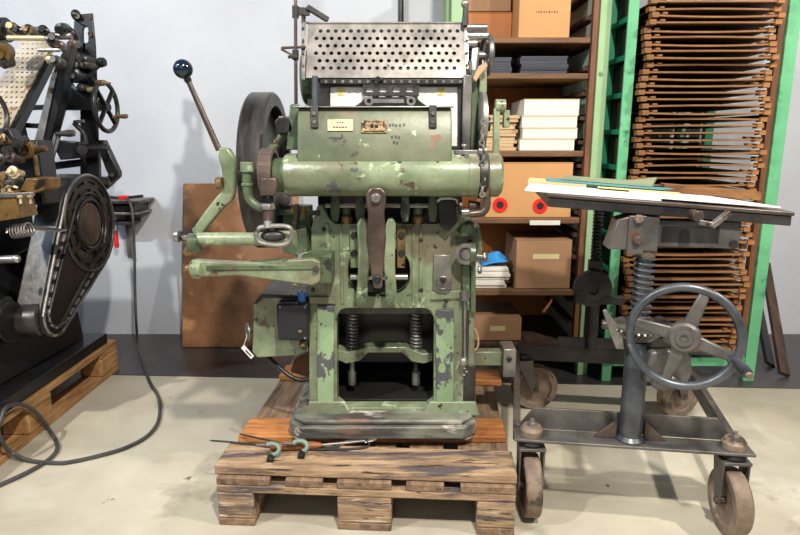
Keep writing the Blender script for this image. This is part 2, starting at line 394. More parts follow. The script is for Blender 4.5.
def carton(px0, py0, px1, py1, Y, depth, m, label, zfloor=None, name='cardboard_box', rz=0, tape=None, marks=None, rings=None):
    a, b_ = P(px0, py1, Y), P(px1, py0, Y)
    x0 = P(px0,(py0+py1)/2,Y).x; x1 = P(px1,(py0+py1)/2,Y).x
    z0 = (a.z if zfloor is None else zfloor)+.0006; z1 = b_.z
    t = thing(name, ((x0+x1)/2, Y, z0), label, 'box')
    w2 = (x1-x0)/2; c = V(((x0+x1)/2, 0, 0))
    mb = MB(); mb.box(x0, x1, Y, Y+depth, z0, z1-.004).build('body', m, t, .003)
    MB().box(x0, x1, Y, Y+depth/2-.001, z1-.0035, z1).build('flap', m, t, .001)
    MB().box(x0, x1, Y+depth/2+.001, Y+depth, z1-.0035, z1).build('flap', m, t, .001)
    if tape:
        p, q = P(tape[0], tape[1], Y), P(tape[2], tape[3], Y)
        MB().box(p.x, q.x, Y-.0012, Y-.0002, q.z, p.z).build('tape', TAPE, t, 0)
    if marks:
        mb = MB(); px, py, n = marks
        for i in range(n):
            p = P(px+i*2.6, py, Y); h = .006+.004*((i*7)%3)/2
            mb.box(p.x, p.x+.0028, Y-.001, Y-.0003, p.z-h/2, p.z+h/2)
            if i % 2: mb.box(p.x, p.x+.006, Y-.001, Y-.0003, p.z, p.z+.0025)
        mb.build('printed_marks', DARK, t, 0)
    if rings:
        for px, py, R in rings:
            p = P(px, py, Y)
            MB().ann((p.x, Y-.002, p.z), (0,1,0), R, R*.5, .004).build('grip_ring', REDM, t, 0)
            MB().cyl((p.x, Y-.0015, p.z), (p.x, Y-.0004, p.z), R*.5).build('grip_hole', HOLEB, t, 0)
    return t
Ys = YC+.03
carton(520,-60,572,37, Ys, .15, CARD, 'tall tan cardboard box on the top shelf beside the post', zc(37), marks=(536,12,9))
carton(466,12,514,37, Ys+.17, .2, BACKW, 'orange-brown wooden box low on the top shelf', zc(37), name='wooden_box')
carton(458,-50,512,7, Ys+.17, .22, CARD2, 'brown cardboard box on top of the orange wooden box', P(480,12,Ys+.17).z+.002)
def sheaf(px0, py0, px1, Y, depth, zf, m, label, cat='paper stack', name='paper_stack', jit=.004, n=4, h=None):
    x0 = P(px0,py0,Y).x; x1 = P(px1,py0,Y).x; z1 = P(px0,py0,Y).z
    t = thing(name, ((x0+x1)/2, Y, zf), label, cat)
    hh = (z1-zf-.0006)/n; mb = MB()
    for i in range(n):
        dx = random.uniform(-jit, jit); dy = random.uniform(-jit, jit)
        mb.box(x0+dx, x1+dx, Y+dy, Y+dy+depth, zf+.0006+i*hh, zf+.0006+(i+1)*hh-.0006)
    mb.build('sheets', m, t, .0006)
    return t
sheaf(482, 57, 512, Ys, .3, zc(73), SLATE, 'blue-grey paper stack at the left of the second shelf', n=7)
sheaf(521, 56, 568, Ys, .3, zc(73), SLATE, 'dark slate paper stack in the middle of the second shelf', n=9)
sheaf(478, 115, 517, Ys+.03, .3, zc(151), OLDP, 'yellowed paper stack at the left of the third shelf', n=10, jit=.012)
# white ream packs
zf = zc(151)
edges = [151, 139, 128, 116, 99]
nm = ['lowest white paper ream in the pile on the third shelf', 'second white ream from the bottom on the third shelf', 'third white ream from the bottom on the third shelf', 'topmost thick white ream on the third shelf']
for i in range(4):
    zt_ = P(500, edges[i+1], Ys).z; dx = (-.006,.004,.0,.006)[i]
    x0, x1 = P(522,125,Ys).x+dx, P(577,125,Ys).x+dx
    zb = zf if i == 0 else P(500, edges[i], Ys).z
    t = thing('paper_ream', ((x0+x1)/2, Ys, zb), nm[i], 'paper ream', group='white reams on the third shelf')
    MB().box(x0, x1, Ys, Ys+.29, zb+.0006, zt_-.003).build('sheets', WHITE, t, .002)
    MB().box(x0-.0012, x1+.0012, Ys-.0015, Ys+.29, zt_-.0028, zt_).build('wrapper_edge', CREAM, t, 0)
carton(486,162.5,572,218, Ys-.02, .3, CARD, 'wide tan cardboard box with two red ring grips', zc(218), rings=((500,205,.031),(540,206,.031)))
sheaf(472, 268, 508, Ys, .3, zc(290), WHITE, 'loose pile of white magazines on the fourth shelf', cat='magazines', name='magazine_pile', n=7, jit=.014)
carton(516,240,571,290, Ys-.01, .28, CARD2, 'brown taped cardboard box on the fourth shelf', zc(290), tape=(533,254,559,259))
q = P(494,262,Ys+.05); zz = P(480,268,Ys).z
mb = MB(); mb.bm.free(); mb = MB()
g = [[None]*9 for _ in range(7)]
for i in range(7):
    for j in range(9):
        u, v = i/6, j/8
        hgt = .022*math.exp(-((u-.6)**2+(v-.6)**2)*5)*(1+.4*math.sin(9*u+5*v))+.012*v
        g[i][j] = mb.bm.verts.new((q.x-.055+.11*v, Ys+.02+.12*u, zz+.003+max(0,hgt)*1.5))
for i in range(6):
    for j in range(8): mb.bm.faces.new((g[i][j],g[i][j+1],g[i+1][j+1],g[i+1][j]))
o = mb.build('cleaning_cloth', BLUEM, None, 0, tag=('crumpled blue cloth lying on the white magazines', 'cloth'))
sd = o.modifiers.new('s','SOLIDIFY'); sd.thickness = .003; sd.offset = 1
carton(470,318,521,352, Ys, .28, CARD2, 'closed brown cardboard box on the bottom shelf', .151, tape=(490,326,505,331))
q = P(548,305,Ys)
mb = MB(); mb.bar(P(541,312,Ys), P(552,300,Ys), .012, .012)
o = MB(); 
t = thing('hanging_strap', P(546,306,Ys), 'small orange strap hanging under the fourth shelf', 'strap')
mb.bm.free()
MB().tube([P(552,298,Ys),P(549,304,Ys),P(543,312,Ys)], .006, sm=4).build('strap', WOODOR, t, 0)

# ================================================================== DRYING RACK
YR = 2.45
rl, rr = P(622,170,YR).x, P(748,383,YR).x
rack = thing('drying_rack', ((rl+rr)/2, YR, 0), 'tall emerald green steel drying rack filled with wooden trays', 'rack')
MB().box(rl-.02, rl+.02, YR, YR+.012, .003, 2.3).build('post', EMER, rack)
MB().box(rr-.024, rr+.024, YR, YR+.035, .003, 2.3).build('post', EMER, rack)
MB().box(rr-.052, rr-.026, YR+.01, YR+.04, .1, 2.3).build('post_strip', BROWNP, rack)
MB().box(rl-.034, rl+.006, YR+.20, YR+.215, .003, 2.3).build('post', EMERD, rack)
for x in (rl, rr): MB().box(x-.02, x+.02, YR+.56, YR+.6, .003, 2.3).build('post', EMERD, rack)
zb = P(700,362,YR).z
MB().box(rl+.023, rr-.026, YR+.002, YR+.03, zb-.02, zb+.022).build('bottom_rail', EMER, rack)
MB().box(rl+.023, rr-.026, YR+.57, YR+.595, zb-.02, zb+.022).build('bottom_rail', EMERD, rack)
z = .2
while z < 2.1:
    MB().box(rl-.018, rl+.004, YR+.0125, YR+.198, z, z+.02).build('rung', EMERD, rack)
    MB().box(rl-.012, rl+.006, YR+.216, YR+.559, z, z+.02).build('rung', EMERD, rack)
    MB().box(rr-.05, rr-.034, YR+.041, YR+.6, z+.06, z+.078).build('rung', DARK, rack)
    z += .142
MB().box(rl+.008, rl+.014, YR+.03, YR+.55, .15, 2.3).build('tray_shade_board', SHELFD, rack, 0)  # added dark board standing in for the trays' shaded left sides
MB().box(rl+.03, rl+.06, YR+.545, YR+.56, .15, 2.3).build('back_bar', EMERD, rack)
MB().box(rr-.16, rr-.12, YR+.57, YR+.59, .15, 2.3).build('back_bar', EMER, rack)
protos = []
for k_ in range(4):
    t = thing('drying_tray', (0,0,0), 'x', 'tray', group='wooden trays in the green drying rack')
    W_ = .238; bow = (.000, -.003, .003, -.005)[k_]
    def strip(y0, y1, zo, th, x0=-W_, x1=W_):
        mb = MB(); n = 10; vs = []
        for i in range(n+1):
            u = i/n; x = x0+(x1-x0)*u; zz = zo+bow*4*u*(1-u)
            vs.append([mb.bm.verts.new(p) for p in ((x,y0,zz),(x,y1,zz),(x,y1,zz+th),(x,y0,zz+th))])
        for i in range(n):
            for j in range(4): mb.bm.faces.new((vs[i][j],vs[i][(j+1)%4],vs[i+1][(j+1)%4],vs[i+1][j]))
        mb.bm.faces.new(vs[0]); mb.bm.faces.new(vs[-1][::-1]); return mb
    strip(.018, .5, .002, .004).build('panel', TRAYD, t, 0)
    strip(0, .018, 0, .007).build('front_rail', TRAYW, t, .001)
    strip(.48, .50, 0, .016).build('gap_dark_strip', TRAYD, t, 0)  # strip added behind each tray so the gaps stay dark
    for sx in (-1, 1):
        MB().box(sx*W_-.013, sx*W_+.013, -.006, .03, -.005, .014).build('end_block', TRAYW, t, .001)
        if sx < 0 or k_ % 2: MB().box(sx*(W_-.038)-.009, sx*(W_-.038)+.009, -.002, .03, .007, .015).build('spacer', TRAYW, t, .001)
    protos.append(t)
ordn = ['first','second','third','fourth','fifth','sixth','seventh','eighth','ninth','tenth','eleventh','twelfth','thirteenth','fourteenth','fifteenth','sixteenth','seventeenth','eighteenth','nineteenth','twentieth','twenty-first','twenty-second','twenty-third','twenty-fourth','twenty-fifth','twenty-sixth','twenty-seventh','twenty-eighth','twenty-ninth','thirtieth','thirty-first','thirty-second','thirty-third','thirty-fourth']
step = .0255
ztop = P(700, 4, YR).z; zs = []
z = ztop
while z > zb+.045: zs.append(z); z -= step
zt_ab = [z for z in zs if z > .90]; zt_be = [z for z in zs if z < .66]; zmid = [z for z in zs if .66 <= z <= .90]
cx = (rl+rr)/2-.01
first = {}
def put_tray(z, i, lab):
    k_ = random.randrange(4)
    loc = (cx-.006-.009*(ztop-z)+.008*math.sin(i*.9)+random.uniform(-.007,.007), YR-.03+random.uniform(-.018,.018), z)
    if k_ not in first: first[k_] = 1; t = protos[k_]; t.location = loc
    else: t = dup(protos[k_], loc=loc)
    t.rotation_euler = (0, math.radians(random.uniform(-.25,.25)), math.radians(random.uniform(-.8,.8)))
    t['label'] = lab
for i, z in enumerate(zt_ab): put_tray(z, i, 'thin wooden tray in the green rack, %s from the top of the photo' % ordn[i])
for i, z in enumerate(zmid[::-1]): put_tray(z, i+40, 'thin wooden tray hidden behind the table top, %s up from the table bracket' % ordn[i])
for i, z in enumerate(zt_be[::-1]): put_tray(z, i+60, 'thin wooden tray in the green rack, %s up from the bottom rail' % ordn[i])
for k_ in range(4):
    if k_ not in first: protos[k_].location = (cx, YR, ztop+step); protos[k_]['label'] = 'thin wooden tray above the topmost row of the green rack'
# dark frames leaning right of the rack
for i, (p0, p1, lb) in enumerate((((765,262),(783,384),'black wooden plank leaning on the wall, right of the rack'), ((757,300),(768,378),'shorter dark plank leaning beside the green rack post'))):
    Yb = 2.5+.12*i
    b0 = P(p1[0], p1[1], Yb); b0.z = .004+.01
    t0 = P(p0[0], p0[1], YW-.09)
    MB().bar(b0, t0, .05, .018, up=(0,1,0)).build('plank', DARK if i else SHELFD, None, .002, tag=(lb, 'plank'))

# ================================================================== GREEN PRESS
press = thing('printing_press', (-.03, 1.85, .167), 'green enamel printing press with long hand lever, on the wooden pallet', 'printing press')
YF = 1.68
YB = 1.60; zB = P(380,175,YB).z
def part(mb, name, m, parent=press, bev=.0015, **k): return mb.build(name, m, parent, bev, **k)
xL, xR = P(287,430,1.61).x, P(478,430,1.61).x
zb0, zb1 = .167, .167+.064
# base: chamfered slab with a raised lip
def octo(x0,x1,y0,y1,c,z): return [(x0+c,y0,z),(x1-c,y0,z),(x1,y0+c,z),(x1,y1-c,z),(x1-c,y1,z),(x0+c,y1,z),(x0,y1-c,z),(x0,y0+c,z)]
mb = MB(); mb.prism(octo(xL,xR,1.605,2.2,.04,zb0+.008),(0,0,.040)); mb.prism(octo(xL+.012,xR-.012,1.618,2.19,.035,zb0+.0482),(0,0,.0155))
part(mb, 'base', GREENB, bev=.006)
for x0,x1 in ((xL+.01,xL+.16),(xR-.16,xR-.01)):
    part(MB().prism([(x0+.02,1.615,zb0),(x1-.02,1.615,zb0),(x1,1.63,zb0),(x1,2.18,zb0),(x0,2.18,zb0),(x0,1.63,zb0)],(0,0,.0078)), 'foot', GREENB, bev=.004)
# main front casting with opening and slot
outer = [(309,416),(309,300),(307,296),(307,262),(311,256),(311,228),(315,214),(317,206),(323,206),(329,218),(336,224),(438,224),(444,210),(462,208),(467,222),(469,252),(474,262),(474,300),(476,416)]
hole1 = [(337,402),(337,316),(341,310),(347,308),(424,308),(430,311),(434,318),(434,402),(427,408),(344,408)]
slot = rrect(348,248,410,296,21)
mb = MB(); mb.fplate(outer, [hole1, slot], YF, .05)
body = part(mb, 'front_frame', GREEN, bev=.004)
for x0, x1, nm_ in ((P(309,340,YF).x, P(309,340,YF).x+.035, 'side_frame'), (P(474,340,YF).x-.035, P(474,340,YF).x, 'side_frame')):
    part(MB().box(x0, x1, YF+.051, 2.16, zb1+.003, .80), nm_, GREEND, bev=.004)
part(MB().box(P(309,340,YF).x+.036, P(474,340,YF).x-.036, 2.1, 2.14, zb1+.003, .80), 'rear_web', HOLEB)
# fillet ribs at the base of the columns and column cap
part(MB().plate([(305,416),(309,402),(345,402),(352,416)], YF-.012, .011), 'column_foot', GREEN, bev=.003)
part(MB().plate([(422,416),(430,402),(476,402),(480,416)], YF-.012, .011), 'column_foot', GREEN, bev=.003)
part(MB().pbox(463.5,366,475.5,408,YF-.006,.0055), 'column_dark_side', DARK)  # dark strip added on the front as the column's dark outer side
# chipped raised panels on both columns
part(MB().plate([(317,306),(334,306),(334,404),(317,404)], YF-.010, .0095), 'column_panel', CHIPPED, bev=.003)
part(MB().plate([(436,310),(454,310),(454,408),(436,408)], YF-.010, .0095), 'column_panel', CHIPPED, bev=.003)
# vertical ribs and ledges on the upper casting
for a_ in ((326,224,330,304),(340,226,343,304),(412,226,415,306),(419,226,422,300)):
    part(MB().pbox(*a_, YF-.005, .0046), 'rib', GREEN, bev=.002)
part(MB().plate([(311,256),(328,256),(328,262),(309,262)], YF-.008, .0075), 'ledge', GREEN, bev=.002)
part(MB().plate([(309,297),(330,297),(336,304),(309,304)], YF-.009, .0085), 'ledge', GREEN, bev=.002)
part(MB().plate([(432,292),(474,290),(474,298),(430,300)], YF-.009, .0085), 'ledge', GREEN, bev=.002)
# guide plates with bolts
for x0, bx_ in ((350,354),(397,401.5)):
    g_ = part(MB().pbox(x0,228,x0+8.5,268,YF-.012,.011), 'guide_plate', BRASSD if x0>390 else GREEN)
    for by in (235, 253):
        p = P(bx_, by, YF-.012); part(bolt(MB(), p, (0,-1,0), .010, .007), 'bolt', DARK, g_, bev=0)
# steel plate with round eye, lower right
rp = part(MB().plate([(434,255),(451,255),(452,288),(447,294),(437,293),(433,287)], YF-.014, .012), 'clutch_plate', WORN)
part(MB().cyl(P(443,280,YF-.014), P(443,280,YF-.014)+V((0,-.012,0)), .008), 'stud', DARK, rp)
part(MB().torus(P(443,283,YF-.016), (0,1,0), .018, .003), 'ring', WORN, rp, bev=0)
for bx_, by_ in ((313,264),(313,290),(324,229),(470,285),(446,301),(459,230),(421,240),(421,290)):
    part(bolt(MB(), P(bx_,by_,YF-.011 if by_ > 290 else YF-.0005), (0,-1,0), .0065, .006), 'bolt', DARK, bev=0)
for bx_ in (300, 340, 420, 465):
    part(MB().cyl((P(bx_,160,YB).x, YB-.03, zB+.046), (P(bx_,160,YB).x, YB-.031, zB+.056), .005, seg=10), 'oil_hole_screw', WORN, bev=0)
# central dark lever
def armpts(pp, Y): return [P(x,y,Y) for x,y in pp]
l0 = [(366,193),(371,187),(381,187),(386,193),(386,200),(384,214),(386,240),(384,262),(382,289),(374,289),(369,262),(366,240),(368,214),(366,200)]
YL = 1.525
lev = part(MB().plate(l0, YL, .028), 'rocker_lever', BROWNI, bev=.005)
part(MB().cyl(P(376,198,YL), P(376,198,YL)+V((0,-.012,0)), .014, .011), 'pivot', WORN, lev)
part(bolt(MB(), P(377,279,YL), (0,-1,0), .012, .010), 'bolt', BLACK, lev)
# curved green levers
def strap_arm(cx_, name='drive_arm'):
    pl = [(cx_-5,224),(cx_-2,219),(cx_+3,219),(cx_+5,224),(cx_+7,245),(cx_+7,270),(cx_+5,300),(cx_+3,306),(cx_-5,306),(cx_-6,298),(cx_-4,270),(cx_-4,245)]
    if cx_ > 380: pl = [(2*cx_-x, y) for x, y in pl][::-1]
    a = part(MB().plate(pl, YF-.06, .04), name, GREEN, bev=.004)
    part(MB().cyl(P(cx_,299,YF-.061), P(cx_,299,YF-.061)+V((0,-.014,0)), .010), 'pin', GREEND, a)
    return a
strap_arm(362); strap_arm(391)
part(MB().cyl(P(350,277,YF-.02), P(408,277,YF-.02), .009), 'cross_pin', STEEL)
part(MB().cyl(P(376,272,YL+.028), P(376,272,YF-.02), .016), 'lever_hub', BLACK, bev=0)
# added plate, coloured dark for the shade behind the slot
part(MB().pbox(338,212,440,305,YF+.12,.02), 'slot_shade_plate', HOLEB)
# brackets and oil cups under the barrel
part(MB().pbox(318,186,462,226,YF+.075,.02), 'gap_shade_plate', HOLEB)  # added plate, coloured as the dark gap and covering the bright wall
for x0 in (331,356,401,429):
    part(MB().plate([(x0,196),(x0+8,196),(x0+9,212),(x0+7,222),(x0+1,222),(x0-1,212)], YF-.01, .05), 'hanger_bracket', GREEND, bev=.003)
for cx_ in (347,418):
    c_ = P(cx_,222,YF+.012)
    oc = part(MB().lathe(c_, (0,0,1), [(0,-.006),(.012,-.006),(.017,.004),(.017,.016),(.012,.022),(0,.024)], 20), 'oil_cup', GOLDDRIP)
    part(MB().lathe(c_, (0,0,1), [(.0135,.023),(.0135,.045),(.009,.052),(0,.053)], 16), 'cup_lid', GREEND, oc)
part(MB().cyl(P(325,206,YF-.002), P(452,206,YF-.002), .006), 'cross_shaft', WORN)
# curved black hood right
part(MB().plate([(437,203),(440,198),(453,198),(456,204),(457,222),(448,232),(440,226)], YF-.03, .028), 'black_cover', BLACK, bev=.004)
part(MB().tube([P(437,203,YF-.034),P(441,199,YF-.034),P(455,199,YF-.034),P(458,204,YF-.034)], .003, sm=4), 'trim_rod', STEEL, bev=0)
# barrel
YB = 1.60
bc0, bc1 = P(289,175,YB), P(479,177,YB); zB = P(380,175,YB).z
x0, x1 = P(286,175,YB).x, P(478,175,YB).x
part(MB().lathe((x0,YB,zB),(1,0,0),[(0,0),(.052,0),(.056,.006),(.056,x1-x0-.03),(.058,x1-x0-.028),(.058,x1-x0-.002),(.05,x1-x0),(0,x1-x0)],40), 'barrel', GREEN, bev=0)
part(MB().lathe((x0-.035,YB,zB),(1,0,0),[(0,0),(.03,0),(.043,.008),(.046,.0345),(0,.0345)],32), 'barrel_end', GREEND, bev=0)
# steel shaft and square lug above right end
lug = part(MB().pbox(455,150,482,159,YB-.02,.05), 'steel_block', WORN)
part(MB().lathe(P(464,150,YB-.005),(0,0,1),[(0,0),(.004,0),(.004,.006),(.008,.008),(.008,.014),(0,.016)],16), 'screw', STEEL, lug)
part(MB().cyl(P(463,156,YB-.0205), P(463,156,YB-.0205)+V((0,-.006,0)), .006), 'stud', DARK, lug)
# brown clamp strap over barrel left
cx_ = P(269,170,YB).x
mb = MB()
ring = [(cx_, YB+.064*math.cos(t), zB+.064*math.sin(t)) for t in [math.radians(a) for a in range(40,215,12)]]
for p, q in zip(ring, ring[1:]): mb.bar(V(p)-(V(q)-V(p))*.15, q, .034, .012, up=(V(p)-V((cx_,YB,zB))))
clampp = part(mb, 'clamp_strap', BROWNI)
part(MB().plate([(262,178),(275,178),(277,186),(274,196),(260,196),(259,188)], YB-.072, .03), 'clamp_lug', BROWNI, clampp, .003)
part(MB().cyl(P(268,196,YB-.055), P(268,202,YB-.055), .014), 'collar', BLACK, clampp)
part(bolt(MB(), P(267,203,YB-.055)-V((0,0,.016)), (0,0,1), .020, .016), 'nut', WORN, clampp, .001)
part(MB().cyl(P(268,207,YB-.055), P(268,222,YB-.055), .015, .012), 'stem', BROWNI, clampp)
# bail handle loop at bottom of the clamp
mb = MB(); mb.tube([P(258,231,YB-.08),P(262,227,YB-.08),P(285,226,YB-.08),P(292,231,YB-.08),P(290,241,YB-.08),P(280,245,YB-.08),P(262,243,YB-.08),P(256,237,YB-.08)], .006, closed=True, sm=5)
part(mb, 'bail_handle', WORN, bev=0)
part(MB().ball(P(273,236,YB-.066), .03, (1.1,.45,.5)), 'boss', DARK, bev=0)
part(MB().cyl(P(268,221,YB-.075), P(268,228,YB-.078), .011, .012), 'stem', STEEL, bev=0)
# green elbow pipe
el = part(MB().tube([P(247,167,YB-.04),P(247,185,YB-.04),P(249,198,YB-.042),P(257,206,YB-.045),P(266,208,YB-.048)], .012, 12, sm=6), 'elbow_pipe', GREEND, bev=0)
part(MB().cyl(P(247,172,YB-.04), P(247,162,YB-.04), .017), 'union_nut', GREEN, el)
part(MB().cyl(P(247,186,YB-.04), P(247,183,YB-.04), .0145), 'collar', GREEN, el)
# mechanism between barrel and left column (dark clutter)
mb = MB(); mb.pbox(283,206,311,252,YF+.02,.05)
part(mb, 'link_block', GREEND, bev=.003)
part(MB().plate([(283,236),(292,231),(306,228),(308,250),(296,256),(283,252)], YF-.03, .04), 'cam_block', GREEND, bev=.003)
part(MB().bar(P(297,204,YF-.01), P(294,232,YF-.01), .012, .012), 'link_rod', BROWNI)
part(MB().bar(P(279,212,YF), P(320,213,YF), .014, .014), 'link_rod', GREEND)
part(MB().cyl(P(303,206,YF-.012), P(303,216,YF-.012), .008), 'oil_nipple', GOLDDRIP)
part(MB().cyl(P(293,207,YF-.012), P(293,213,YF-.012), .006), 'oil_nipple', GOLDDRIP)
# horizontal push rod with green sleeve
YA = 1.56
part(MB().lathe(P(197,239,YA),(1,0,0),[(0,0),(.016,0),(.0175,.004),(.0175,P(262,239,YA).x-P(197,239,YA).x),(.022,P(262,239,YA).x-P(197,239,YA).x+.02),(.022,.26),(0,.26)],24), 'push_rod_sleeve', GREEN, bev=0)
rod = part(MB().cyl(P(180,237,YA), P(198,238,YA), .0065), 'push_rod', STEEL, bev=0)
part(MB().lathe(P(175,236,YA),(1,0,0),[(0,0),(.0145,0),(.0165,.003),(.0165,.011),(.012,.014),(0,.014)],24), 'rod_head', STEEL, rod, 0)
part(MB().cyl(P(181,236,YA), P(182.5,236,YA), .013), 'washer', BLACK, rod)
# lower tapering arm
arm = part(MB().plate([(189,263),(193,260),(200,261),(240,263),(313,259),(320,262),(320,282),(313,286),(240,276),(200,277),(193,277),(188,273)], YA, .03), 'support_arm', GREEN, bev=.004)
mb = MB(); mb.plate([(206,266),(312,266),(312,269),(206,270)], YA-.004, .0038)
part(mb, 'arm_groove_lip', GREEND, arm, 0)
part(MB().lathe(P(186,268,YA+.015),(1,0,0),[(0,0),(.008,0),(.009,.003),(.009,.014),(0,.014)],16), 'pin', BRASSD, arm, 0)
part(MB().cyl(P(198,269,YA+.015)-V((.014,0,0)), P(198,269,YA+.015)+V((.012,0,0)), .026), 'arm_boss', GREEN, arm)
part(MB().cyl(P(316,269,YA-.002), P(316,269,YA-.009), .009), 'stud', DARK, arm)
part(MB().box(P(300,270,YA).x, P(330,270,YA).x, YA+.031, YF, P(316,286,YA).z, P(316,258,YA).z), 'arm_mount', GREEND)
# hand lever
hk, h1 = P(183,69,1.60), P(219,150,1.60)
rodl = part(MB().cyl(hk, h1, .0062, .0082), 'hand_lever', BROWNI, bev=0)
part(MB().ball(hk, .0245, seg=28), 'lever_knob', KNOB, rodl, 0)
part(MB().cyl(hk+(h1-hk)*.115, hk+(h1-hk)*.16, .010, .008), 'ferrule', BLACK, rodl, 0)
forkl = [(219,147),(228,148),(234,158),(235,180),(234,193),(232,200),(222,209),(208,226),(203,233),(200,238),(194,236),(191,230),(196,224),(205,211),(217,196),(223,190),(223,182),(221,168),(218,157)]
bell = part(MB().plate(forkl, 1.585, .03), 'lever_bracket', GREEN, bev=.005)
part(MB().cyl(P(194,243,YA)-V((.012,0,0)), P(194,243,YA)+V((.014,0,0)), .026), 'bracket_eye', GREEND, bell)
part(MB().cyl(P(221,183,1.584)-V((.012,0,0)), P(221,183,1.584)+V((.004,0,0)), .016), 'oil_cap', BRASSD, bell)
part(MB().cyl(P(228,175,1.6), P(252,178,1.68), .016), 'lever_shaft', GREEND, bell)
# flywheel (plane of rotation YZ)
fx0, fx1, fy, fz, fR = -.443, -.373, 1.87, .935, .235
fw = part(MB().lathe((fx0,fy,fz),(1,0,0),[(fR*.83,.0),(fR-.006,0),(fR,.006),(fR,.064),(fR-.006,.07),(fR*.83,.07),(fR*.83,0)],64), 'flywheel_rim', FLYW, bev=0)
part(MB().lathe((fx0+.02,fy,fz),(1,0,0),[(0,0),(.19,0),(.19,.02),(.045,.025),(.045,.05),(0,.05)],48), 'flywheel_web', GREEND, fw, 0)
part(MB().cyl((fx0+.06,fy,fz),(x0-.0,fy,fz), .022), 'flywheel_shaft', WORN, fw, 0)
part(MB().box(x0-.02, x0+.02, YB+.05, fy+.05, fz-.03, fz+.03), 'shaft_bearing', GREEND)
# feed cover (green plate)
YCV = 1.57
zt0, zt1 = P(372,108,YCV+.03).z, P(372,164,YCV-.01).z
def cover_x(px): return P(px,135,YCV).x
mb = MB()
prof = [(YCV+.03, zt0),(YCV+.012, zt0-.03),(YCV, zt0-.075),(YCV-.012, zt1+.01),(YCV-.012, zt1),(YCV+.05, zt1),(YCV+.075, zt0)]
mb.prism([(cover_x(297), y, z) for y, z in prof], (cover_x(452)-cover_x(297),0,0))
cov = part(mb, 'feed_cover', COVERG, bev=.004)
part(MB().box(cover_x(293), cover_x(454), YCV+.015, YCV+.08, zt0+.0005, zt0+.004), 'cover_edge_strip', STEEL, cov)
for px in (314, 433):
    hx = P(px,115,YCV).x
    hn = part(MB().prism([(hx-.009,YCV+.008,zt0+.006),(hx+.009,YCV+.008,zt0+.006),(hx+.010,YCV+.0,zt0-.05),(hx-.010,YCV+.0,zt0-.05)],(0,.012,0)), 'hinge', DARK, cov)
    for dz in (-.015,-.036): part(bolt(MB(), (hx, YCV+.004, zt0+dz), (0,-1,0), .0055, .005), 'screw', WORN, cov, 0)
def covy(z):
    for (ya,za),(yb,zb_) in zip(prof, prof[1:4]):
        if zb_ <= z <= za: return yb+(ya-yb)*(z-zb_)/(za-zb_)
    return YCV
def coverplate(px0, py0, px1, py1, m, nme, marks):
    p, q = P(px0,py0,YCV), P(px1,py1,YCV)
    ya, yb = covy(p.z), covy(q.z)
    mb = MB(); mb.hexa([(p.x,yb-.0035,q.z),(q.x,yb-.0035,q.z),(q.x,yb+.001,q.z),(p.x,yb+.001,q.z),(p.x,ya-.0035,p.z),(q.x,ya-.0035,p.z),(q.x,ya+.001,p.z),(p.x,ya+.001,p.z)])
    n_ = part(mb, nme, m, cov, .001)
    mb = MB()
    for (u0,v0,u1,v1) in marks:
        xa, xb = p.x+(q.x-p.x)*u0, p.x+(q.x-p.x)*u1; z0_, z1_ = p.z+(q.z-p.z)*v0, p.z+(q.z-p.z)*v1
        y_ = min(ya,yb)+abs(ya-yb)*((v0+v1)/2)-.0045 if ya < yb else yb+(ya-yb)*(1-(v0+v1)/2)-.0045
        mb.box(xa, xb, y_, y_+.0012, z1_, z0_)
    part(mb, 'engraving', DARK, n_, 0)
coverplate(327,119,353,131, BRASS, 'maker_plate', [(.38,.22,.44,.32),(.48,.2,.53,.34),(.57,.24,.63,.32),(.22,.62,.30,.72),(.33,.62,.42,.72),(.45,.62,.52,.72),(.55,.62,.66,.72),(.69,.62,.76,.72)])
coverplate(361,120,387,133, BRASSD, 'ornate_nameplate', [(.1,.1,.9,.16),(.1,.84,.9,.9),(.1,.1,.14,.9),(.86,.1,.9,.9),(.36,.3,.48,.7),(.53,.35,.66,.65)])
def smear(polys, m, nme, Yo=.0):
    mb = MB()
    for pl in polys:
        pts_ = []
        for x_, y_ in pl:
            p = P(x_, y_, YCV); yy = covy(p.z); pts_.append((p.x, yy-.0010, p.z))
        mb.prism(pts_, (0,.0008,0))
    part(mb, nme, m, cov, 0)
smear([[(431,136),(440,134),(441,137),(435,142),(433,149),(430,149),(432,141)]], mat('faded_red_smear', (140,84,76), (120,100,84), 60, .6), 'red_smear')
smear([[(x,y),(x+2.2,y-.4),(x+1.8,y+2.6),(x-.2,y+2.4)] for x,y in ((389,124),(392,123.6),(395,124.2),(399,124),(403,123.5),(391,136),(395,135.6),(398,136.4),(393,141),(396,142))]+[[(329,137),(341,137.6),(341,139),(329,138.6)],[(341,134),(342.6,134),(342.6,138),(341,138)]], DARK, 'worn_mark')
# platen frame, white sheet and gauge bar behind the cover
YP = 1.70
fr = MB(); fr.fplate([(318,68),(470,68),(470,150),(318,150)], [[(330,84),(458,84),(458,146),(330,146)]], YP, .02)
frm = part(fr, 'chase_frame', DARK, bev=.003)
part(MB().pbox(320,79,468,84,YP-.012,.011), 'frame_rail', DARK, frm)
mb = MB()
for i in range(17): mb.cyl(P(326+i*8.4,81.5,YP-.0125), P(326+i*8.4,81.5,YP-.0155), .0045, seg=8)
part(mb, 'rail_rivets', WORN, frm, 0)
part(MB().pbox(330,86,458,146,YP+.012,.004), 'make_ready_sheet', WHITES, bev=0)
part(MB().pbox(328,81,460,87,YP+.004,.006), 'sheet_clamp_bar', DARK, frm)
for px in (341, 441): part(MB().pbox(px-3.5,88,px+3.5,95,YP+.0102,.0016), 'yellow_sticker', YELLOW, bev=0)
gb = MB(); gb.fplate([(363,84),(419,84),(419,96),(363,96)], [rrect(366+i*13.4,87,373.5+i*13.4,92,1.5) for i in range(4)], YP-.01, .01)
